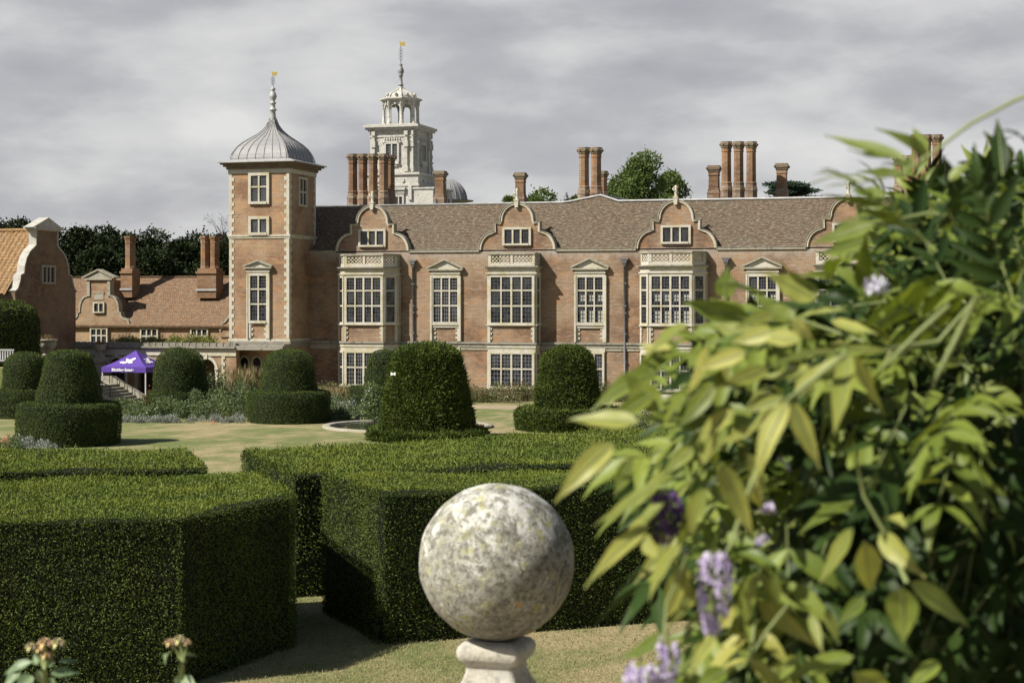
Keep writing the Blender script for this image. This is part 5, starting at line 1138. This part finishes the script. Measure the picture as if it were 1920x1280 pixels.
def wleaf(name, c_dark, c_light, trans, vein=.35, spec=.35):
    m, t, b, o = newmat(name); g = t.nodes.new('ShaderNodeNewGeometry'); n = noise(t, g.outputs['Position'], 30, 3, .6)
    n2_ = noise(t, g.outputs['Position'], 9, 3, .6)
    col = mixc(t, g.outputs['Random Per Island'], c_dark, c_light); col = mixc(t, ramp(t, n2_, [(.4, 0.), (.7, .45)]), col, (c_light[0]*1.1, c_light[1]*.92, c_light[2]*.8))
    col = mixc(t, ramp(t, n, [(.5, 0.), (.75, .35)]), col, c_dark)
    L_(t, col, b.inputs[0]); b.inputs['Roughness'].default_value = .48; b.inputs['Specular IOR Level'].default_value = spec
    tr = t.nodes.new('ShaderNodeBsdfTranslucent'); L_(t, mixc(t, 1.0, col, (1.0, 1.0, .4), 'MULTIPLY'), tr.inputs[0])
    mxs = N_(t, 'ShaderNodeMixShader', Fac=trans); L_(t, b.outputs[0], mxs.inputs[1]); L_(t, tr.outputs[0], mxs.inputs[2]); L_(t, mxs.outputs[0], o.inputs[0]); return m
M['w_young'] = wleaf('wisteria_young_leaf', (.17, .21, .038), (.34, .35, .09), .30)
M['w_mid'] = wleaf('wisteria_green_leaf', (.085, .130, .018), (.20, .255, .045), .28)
M['w_old'] = wleaf('wisteria_dark_leaf', (.010, .024, .006), (.030, .056, .012), .10, spec=.12)  # dark old leaf; the colour also holds painted shade low in the shrub
M['w_stem'] = flat_mat('wisteria_stem', (.20, .24, .09), .6, 0, .2, 20)
M['w_wood'] = flat_mat('wisteria_wood', (.10, .075, .05), .9, 0, .4, 12)
rootW = PD(2150, 1200, 3.2); wist = empty('wisteria', (rootW[0], rootW[1], tz), 'large blurred wisteria shrub with yellow-green leaflets and mauve flowers', 'climber')
class Leafs:
    def __init__(s): s.V = []; s.F = []; s.off = 0
    def add(s, V, Fq): s.V.append(np.array(V)); s.F.append(np.array(Fq)+s.off); s.off += len(V)
    def build(s, name, mat, par): return npmesh(name, np.vstack(s.V), np.vstack(s.F), M[mat], par, smooth=True)
LY_, LM_, LO_ = Leafs(), Leafs(), Leafs()
tocam = np.array([sn, -cs, 0.])
wr = np.random.default_rng(77)
RIB = []
def leaf_px(S, u0, v0, u1, v1, wpx, d, dt=None, tilt=None):
    """one leaflet from stalk pixel to tip pixel at distance d"""
    dt = wr.normal()*.05 if dt is None else dt; a = np.array(PD(u0, v0, d)); b_ = np.array(PD(u1, v1, d+dt))
    n = tocam*1.0+np.array([0, 0, .75])+np.array([-.35, -.1, 0])+wr.normal(size=3)*(.28 if tilt is None else tilt)
    ax = (b_-a)/np.linalg.norm(b_-a); n = n-ax*np.dot(n, ax); n /= np.linalg.norm(n)
    V, Fq = curved_leaf(a, b_, wpx/F_PX*d*.86, n, .22+wr.random()*.2, wr.normal()*.10); S.add(V, Fq)
    up_ = tocam*.0008+n*.0004; RIB.append([tuple(np.array(V[5*i+2])+up_) for i in range(0, 10)])
heroes = [  # u0,v0,u1,v1,width,dist,set
 (1198,792,1062,778,52,1.55,'y'),(1150,830,1040,938,56,1.5,'y'),(1185,860,1150,930,40,1.6,'m'),(1240,770,1170,700,60,1.7,'m'),(1230,700,1110,760,58,1.75,'m'),
 (1290,612,1190,672,50,1.7,'y'),(1270,640,1170,720,46,1.8,'m'),(1225,905,1112,972,40,1.5,'y'),(1215,985,1098,1088,44,1.5,'y'),(1230,960,1140,1040,38,1.6,'y'),(1265,880,1190,950,36,1.65,'y'),
 (1475,748,1385,818,34,1.5,'y'),(1478,752,1410,905,54,1.45,'y'),(1482,752,1540,880,46,1.5,'y'),(1470,745,1388,772,30,1.5,'y'),(1490,735,1580,668,38,1.55,'y'),(1468,742,1400,752,26,1.6,'y'),(1480,760,1500,800,24,1.55,'y'),
 (1590,662,1555,785,52,1.55,'y'),(1592,665,1672,775,52,1.55,'y'),(1585,655,1675,654,26,1.6,'y'),(1580,660,1440,668,34,1.65,'y'),(1578,668,1490,742,38,1.5,'y'),(1600,650,1560,640,30,1.7,'y'),
 (1350,868,1415,1010,56,1.45,'y'),(1330,915,1285,1015,52,1.5,'y'),(1415,880,1438,975,40,1.55,'y'),(1345,870,1300,830,44,1.7,'m'),(1210,1010,1232,1045,40,1.6,'y'),(1275,1020,1212,1112,46,1.5,'y'),(1290,1060,1240,1170,56,1.6,'y'),(1270,1000,1190,1090,36,1.7,'y'),
 (1415,1080,1388,1180,46,1.55,'m'),(1460,1068,1462,1170,40,1.6,'m'),(1440,1140,1480,1075,30,1.7,'m'),
 (1600,990,1528,1092,44,1.55,'y'),(1620,1015,1635,1120,62,1.5,'y'),(1650,1000,1728,1080,52,1.55,'y'),(1705,1092,1830,1172,58,1.5,'m'),(1690,1100,1692,1210,76,1.45,'m'),(1620,1120,1570,1172,36,1.6,'m'),(1660,975,1700,985,40,1.6,'y'),
 (1520,1150,1540,1220,26,1.5,'y'),(1550,1140,1572,1210,26,1.5,'y'),(1600,1230,1470,1262,50,1.6,'m'),(1245,1190,1150,1230,40,1.65,'m'),(1220,1245,1160,1275,38,1.6,'y'),(1600,1260,1680,1300,60,1.5,'m'),(1360,1255,1300,1300,50,1.6,'m'),
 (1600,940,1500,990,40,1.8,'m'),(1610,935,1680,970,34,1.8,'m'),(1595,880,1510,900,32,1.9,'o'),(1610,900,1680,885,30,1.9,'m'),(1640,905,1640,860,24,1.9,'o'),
 (1400,605,1330,560,60,1.9,'m'),(1405,600,1290,562,50,1.85,'m'),(1430,555,1355,520,60,2.0,'m'),(1360,560,1362,500,50,2.0,'m'),(1300,625,1235,620,44,1.8,'y'),(1420,640,1330,600,48,1.7,'y'),
 (1530,560,1440,510,60,1.9,'y'),(1540,550,1480,480,46,1.9,'y'),(1560,520,1590,470,50,1.9,'m'),(1610,540,1630,440,56,1.85,'m'),(1490,600,1420,560,52,1.8,'m'),(1500,595,1585,570,40,1.8,'y'),
 (1640,420,1520,450,48,1.8,'m'),(1680,400,1570,400,40,1.9,'m'),(1660,370,1590,350,36,1.9,'m'),(1650,440,1530,480,40,1.85,'m'),(1700,330,1610,315,36,1.9,'m'),(1740,300,1650,238,34,1.75,'m'),(1700,300,1545,240,40,1.7,'m'),(1690,290,1600,262,34,1.75,'m'),(1720,310,1660,290,30,1.8,'m'),(1735,290,1712,232,30,1.8,'m'),
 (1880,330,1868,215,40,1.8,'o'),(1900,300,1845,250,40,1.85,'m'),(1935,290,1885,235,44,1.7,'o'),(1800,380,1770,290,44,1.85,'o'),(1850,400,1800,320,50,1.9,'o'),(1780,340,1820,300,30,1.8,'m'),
 (1330,650,1280,740,46,1.6,'y'),(1360,660,1330,745,46,1.6,'y'),(1400,660,1300,690,44,1.55,'y'),(1440,690,1350,720,44,1.6,'y'),(1450,620,1370,640,46,1.6,'y'),(1500,640,1410,620,46,1.65,'y'),(1340,720,1270,800,44,1.6,'m'),(1290,740,1230,800,50,1.7,'m'),(1380,770,1300,830,44,1.6,'y'),(1420,800,1340,830,36,1.65,'y'),(1560,600,1640,610,36,1.7,'y'),(1520,690,1420,700,40,1.6,'y'),(1300,840,1240,890,40,1.65,'y'),(1350,810,1290,880,40,1.6,'y'),(1310,770,1200,760,56,1.8,'m'),
 (1250,940,1180,1010,34,1.6,'y'),(1300,900,1230,950,34,1.7,'y'),(1320,960,1262,1030,34,1.6,'y'),(1400,850,1440,920,34,1.6,'y'),(1540,700,1600,745,36,1.55,'y'),(1450,590,1380,610,34,1.7,'y'),(1480,600,1530,645,34,1.65,'y'),(1620,600,1690,640,34,1.7,'y'),(1300,1100,1262,1170,34,1.6,'y'),(1340,1190,1290,1260,38,1.55,'y'),(1500,1230,1440,1290,38,1.6,'m'),(1760,1240,1700,1290,40,1.6,'m'),(1260,660,1195,640,40,1.75,'y'),(1220,740,1130,800,44,1.7,'m'),
]
for h in heroes: leaf_px({'y': LY_, 'm': LM_, 'o': LO_}[h[6]], *h[:6])
# dense leafy body: compound leaves scattered through the shrub's volume
edge = [(1700,340),(1720,380),(1650,430),(1580,470),(1470,540),(1350,600),(1280,660),(1260,730),(1290,790),(1330,860),(1300,960),(1300,1040),(1290,1120),(1300,1200),(1290,1290),(2150,1290),(2150,330),(1920,330),(1860,370),(1800,380),(1750,350)]
core_ = [(1760,380),(1720,450),(1680,530),(1560,620),(1500,680),(1520,780),(1560,860),(1560,960),(1560,1060),(1590,1290),(2150,1290),(2150,330),(1930,340),(1860,390),(1800,400)]
def inside(x, y, pl):
    r = False; j = len(pl)-1
    for i in range(len(pl)):
        if (pl[i][1] > y) != (pl[j][1] > y) and x < (pl[j][0]-pl[i][0])*(y-pl[i][1])/(pl[j][1]-pl[i][1])+pl[i][0]: r = not r
        j = i
    return r
SIL = [(1560,250),(1640,240),(1700,235),(1730,260),(1800,290),(1860,235),(1872,215),(1900,260),(1925,230),(2300,230),(2300,1400),(1150,1400),(1180,1230),(1210,1150),(1150,1100),(1180,1010),(1110,990),(1130,860),(1080,780),(1180,680),(1220,640),(1290,590),(1330,565),(1430,525),(1530,480),(1570,420),(1590,350),(1560,300)]
def proj(p): d_ = dep(p); return 960+(p[0]*cs+p[1]*sn)/d_*F_PX, HOR-(p[2]-EYE)/d_*F_PX
def compound(S, u, v, d, L=.15, wl=.066):
    a = np.array(PD(u, v, d)); ox, oz = (u-1960)/900, -(v-780)/900; l = math.hypot(ox, oz)+.05
    dr = (np.array([cs, sn, 0])*(ox/l)*.9+np.array([0, 0, 1])*(oz/l*.7-.28)-np.array([-sn, cs, 0])*.35)+wr.normal(size=3)*.42; dr /= np.linalg.norm(dr)
    if v < 620: L, wl = .12, .056
    for q_ in (.5, 1.0):
        if not inside(*proj(a+dr*(L*q_+wl*.7)), SIL) or proj(a+dr*(L*q_+wl*.7)+np.array([0, 0, wl*.5]))[1] < 225: return False
    k = int(wr.integers(4, 7)); n0 = np.array([-.3, -.55, .9])+wr.normal(size=3)*.3; s = np.cross(dr, n0); s /= np.linalg.norm(s); n = np.cross(s, dr)
    for i in range(1, k+1):
        b_ = a+dr*L*(i/k)-n*.10*L*(i/k)**2
        for sg in ((-1, 1) if i < k else (-1, 1, 0)):
            di = dr*(.75 if sg else 1)+s*sg*.78-n*.22+wr.normal(size=3)*.13; di /= np.linalg.norm(di); ll = wl*(.75+wr.random()*.5)
            S.add(*curved_leaf(b_, b_+di*ll, ll*.28, n+wr.normal(size=3)*.25, .3, .05+wr.normal()*.10, 5))
    STK.append([tuple(a), tuple(a+dr*L*.5-n*.025*L), tuple(a+dr*L-n*.10*L)]); return True
STK = []
cnt = 0
while cnt < 1250:
    u, v = wr.uniform(1180, 2140), wr.uniform(215, 1285)
    inc = inside(u, v, core_)
    if not inc and not (inside(u, v, edge) and wr.random() < .13): continue
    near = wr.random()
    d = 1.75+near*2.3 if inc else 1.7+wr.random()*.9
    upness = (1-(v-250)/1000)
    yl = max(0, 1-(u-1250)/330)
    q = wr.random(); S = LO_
    if d < 2.3 and q < -.18+.72*upness: S = LM_  # fewer green leaves lower down: shade painted in as dark leaves
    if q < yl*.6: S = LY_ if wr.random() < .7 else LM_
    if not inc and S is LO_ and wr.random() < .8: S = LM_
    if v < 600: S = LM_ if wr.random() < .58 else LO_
    if compound(S, u, v, d): cnt += 1
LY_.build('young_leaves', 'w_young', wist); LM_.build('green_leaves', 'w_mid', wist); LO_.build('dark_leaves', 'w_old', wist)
stm = MB()
for q_ in STK[::1]: stm.tube(q_, .0011, 3)
for q_ in RIB: stm.tube(q_, .0009, 4, r1=.0003)
def stem(pts, d, r, m=0, S=stm): S.tube([PD(u, v, d) for u, v in pts], r, 6, m, r1=r*.6)
for pts, d, r in (([(1960, 165), (1900, 190), (1820, 232), (1750, 285), (1690, 325), (1620, 340)], 1.6, .0022), ([(1832, 556), (1790, 640), (1760, 700), (1724, 775)], 1.5, .0032), ([(1780, 572), (1720, 625), (1670, 675), (1650, 692)], 1.55, .0026),
                  ([(1590, 660), (1540, 700), (1478, 750), (1430, 850), (1400, 930), (1370, 1020), (1350, 1060)], 1.5, .0028), ([(1620, 340), (1560, 330), (1520, 345)], 1.65, .0014), ([(1700, 1090), (1660, 1000), (1620, 930), (1605, 860)], 1.6, .0024),
                  ([(1480, 1130), (1440, 1180), (1400, 1240)], 1.6, .002), ([(1290, 1040), (1250, 1130), (1245, 1200)], 1.6, .002), ([(1660, 655), (1760, 640), (1832, 556)], 1.7, .003), ([(1640, 420), (1740, 400), (1900, 420)], 1.9, .003), ([(1400, 605), (1500, 600), (1620, 640)], 1.9, .003)):
    stem(pts, d, r)
stm.build('stem', M['w_stem'], wist)
wd_ = MB(); g0 = PD(2100, 1300, 3.0)
for i, (u, v, d) in enumerate(((1950, 600, 2.8), (1800, 900, 2.7), (1700, 1150, 2.8), (2000, 300, 2.9), (1850, 450, 2.6))):
    e_ = PD(u, v, d); wd_.tube([(g0[0]+.05*i, g0[1], tz), (g0[0]*.6+e_[0]*.4, g0[1], (tz+e_[2])/2+.1), e_], .03, 7, r1=.006)
wd_.build('trunk', M['w_wood'], wist)
# dark leafy bulk deep inside and behind, so the shrub is solid from every side
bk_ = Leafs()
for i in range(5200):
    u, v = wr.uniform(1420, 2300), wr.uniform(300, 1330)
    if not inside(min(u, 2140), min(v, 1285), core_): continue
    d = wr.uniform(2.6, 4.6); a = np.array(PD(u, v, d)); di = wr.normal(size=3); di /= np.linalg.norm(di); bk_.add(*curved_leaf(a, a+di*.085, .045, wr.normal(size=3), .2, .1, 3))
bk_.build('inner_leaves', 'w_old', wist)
def fmat(name, c):
    m, t, b, o = newmat(name); g = t.nodes.new('ShaderNodeNewGeometry'); L_(t, mixc(t, g.outputs['Random Per Island'], c, (min(c[0]*1.7, .9), min(c[1]*2.1, .85), min(c[2]*1.35, .95))), b.inputs[0]); return m
M['fl_l'] = fmat('lilac_petals', (.37, .28, .52)); M['fl_d'] = fmat('violet_petals', (.05, .022, .09)); M['fl_p'] = fmat('pale_lilac_petals', (.44, .38, .58))
def raceme(name, label, u, v0, v1, hw, d, mat, n):
    S = Leafs(); n = int(n*1.5)
    for i in range(n):
        t = (i+.5)/n; a = wr.uniform(0, 6.28); w_ = hw/F_PX*d*(.35+.65*math.sin(math.pi*min(t*.75+.2, 1)))
        c = np.array(PD(u+3*math.sin(t*5), v0+(v1-v0)*t, d)); ou = np.array([math.cos(a), math.sin(a), -.15]); p = c+ou*w_*(.65+wr.random()*.4); r = 12./F_PX*d*(1.15-.5*t)
        for dd, ww, k in ((ou*.4+np.array([0, 0, 1.]), 1.25, 1.1), (ou+np.array([0, 0, -.5]), .7, 1.2), (ou*.8+np.array([-ou[1], ou[0], 0])*.7, .6, 1.), (ou*.8-np.array([-ou[1], ou[0], 0])*.7, .6, 1.)):
            dd = dd/np.linalg.norm(dd)+wr.normal(size=3)*.15; S.add(*curved_leaf(p, p+dd*r*k, r*ww, ou+wr.normal(size=3)*.2, .4, .2, 4))
        if i % 2: STF.append([tuple(c), tuple(p)])
    STF.append([tuple(PD(u, v0-22, d)), tuple(PD(u+2, (v0+v1)/2, d)), tuple(PD(u, v1, d))])
    cl_ = tag(S.build(name, mat, wist), label); k_s = MB()
    for q_ in STF: k_s.tube(q_, .0009, 4)
    STF.clear(); k_s.build('stalk', M['w_stem'], cl_); return cl_
STF = []
raceme('flower_cluster', 'pale lilac hanging flower cluster', 1338, 1040, 1185, 26, 1.5, 'fl_l', 70)
raceme('flower_cluster', 'deep violet shaded flower cluster', 1248, 930, 1018, 24, 1.62, 'fl_d', 46)
raceme('flower_cluster', 'lilac cluster at the lower picture edge', 1200, 1248, 1300, 26, 1.5, 'fl_l', 30)
raceme('flower_cluster', 'small fading lilac cluster on a thin stalk', 1252, 1205, 1290, 10, 1.52, 'fl_l', 26)
raceme('flower_cluster', 'single pale lilac bloom high in the leaves', 1640, 528, 548, 14, 1.7, 'fl_p', 12)
raceme('flower_cluster', None, 1438, 950, 960, 4, 1.6, 'fl_l', 3)
raceme('flower_cluster', None, 1428, 1008, 1016, 4, 1.6, 'fl_l', 3)
raceme('flower_cluster', None, 1465, 870, 880, 7, 2.0, 'fl_p', 4)
# ---- two rose plants at the terrace edge
M['rose_leaf'] = wleaf('rose_leaf', (.10, .16, .075), (.17, .25, .13), .15, spec=.5); M['rose_pet'] = fmat('faded_rose_petals', (.40, .25, .18)); M['rose_pet2'] = fmat('withered_rose_petals', (.36, .28, .20))
def rose(u, vt, d, blooms, leaves, label):
    p = PD(u, vt, d); root = empty('rose_bush', (p[0], p[1], tz), label, 'rose'); S = Leafs(); s_ = MB(); base = Vector((p[0], p[1], tz))
    for (u0, v0, r) in blooms:
        q = PD(u0, v0, d); fork = PD(u+4, vt+14, d); s_.tube([fork, (fork+q)/2+Vector((.002, 0, .003)), q], .0022, 6); rr = r/F_PX*d
        L2 = Leafs()
        for i in range(18):
            a = i*2.4; el_ = -.5+i/18*1.7; dd = np.array([math.cos(a)*math.cos(el_), math.sin(a)*math.cos(el_), math.sin(el_)]); L2.add(*curved_leaf(np.array(q), np.array(q)+dd*rr*(1.35-.5*i/18), rr*.95, np.array([0, 0, 1.])+dd*.2, .5, .35, 4))
        L2.build('bloom', random.choice(['rose_pet', 'rose_pet2']), root)
    for (u0, v0, u1, v1, w_) in leaves: leaf_px(S, u0, v0, u1, v1, w_, d, dt=wr.normal()*.02, tilt=.2)
    s_.tube([base+Vector((.03, 0, 0)), (base+fork)/2+Vector((-.01, 0, 0)), fork], .0035, 6); s_.build('stem', M['w_stem'], root); S.build('leaves', 'rose_leaf', root)
rose(80, 1240, 2.7, [(58, 1213, 11), (84, 1206, 14), (108, 1206, 13), (86, 1228, 11), (74, 1217, 9)],
     [(60, 1240, 5, 1262, 26), (70, 1245, 62, 1225, 20), (90, 1250, 100, 1228, 24), (95, 1262, 150, 1258, 26), (60, 1265, 28, 1300, 34), (100, 1270, 92, 1300, 34), (40, 1250, 2, 1290, 30), (120, 1262, 128, 1285, 26), (75, 1255, 80, 1290, 30), (110, 1240, 150, 1235, 14)], 'pinkish faded rose cluster at the lower left corner')
rose(338, 1230, 2.7, [(318, 1205, 10), (336, 1200, 12), (350, 1204, 8)],
     [(335, 1235, 352, 1240, 22), (335, 1225, 372, 1228, 12), (320, 1225, 308, 1240, 16), (340, 1275, 322, 1285, 30), (342, 1272, 368, 1285, 30), (338, 1262, 345, 1290, 36)], 'single withered cream rose stem right of the pink cluster')
# dry turf between the near hedges
def grass(n):
    P = []
    while len(P) < n:
        u, v = rng.uniform(430, 1900), rng.uniform(1110, 1300); q = PG(u, v); P.append((q[0]+rng.normal()*.05, q[1], 0))
    P = np.array(P); D = unit(np.array([0, 0, .8])+rng.normal(size=P.shape)*.55); return leaf_quads(P, D, .035+rng.random(n)*.03, .008)
M['turf'] = leaf_mat('dry_turf', (.17, .15, .065), (.36, .30, .17), None, .1)
V, Fq = grass(60000); tag(npmesh('turf', V, Fq, M['turf'], loc=(0, 26, 0)), 'short dry turf between the near hedges', 'grass', kind='stuff')
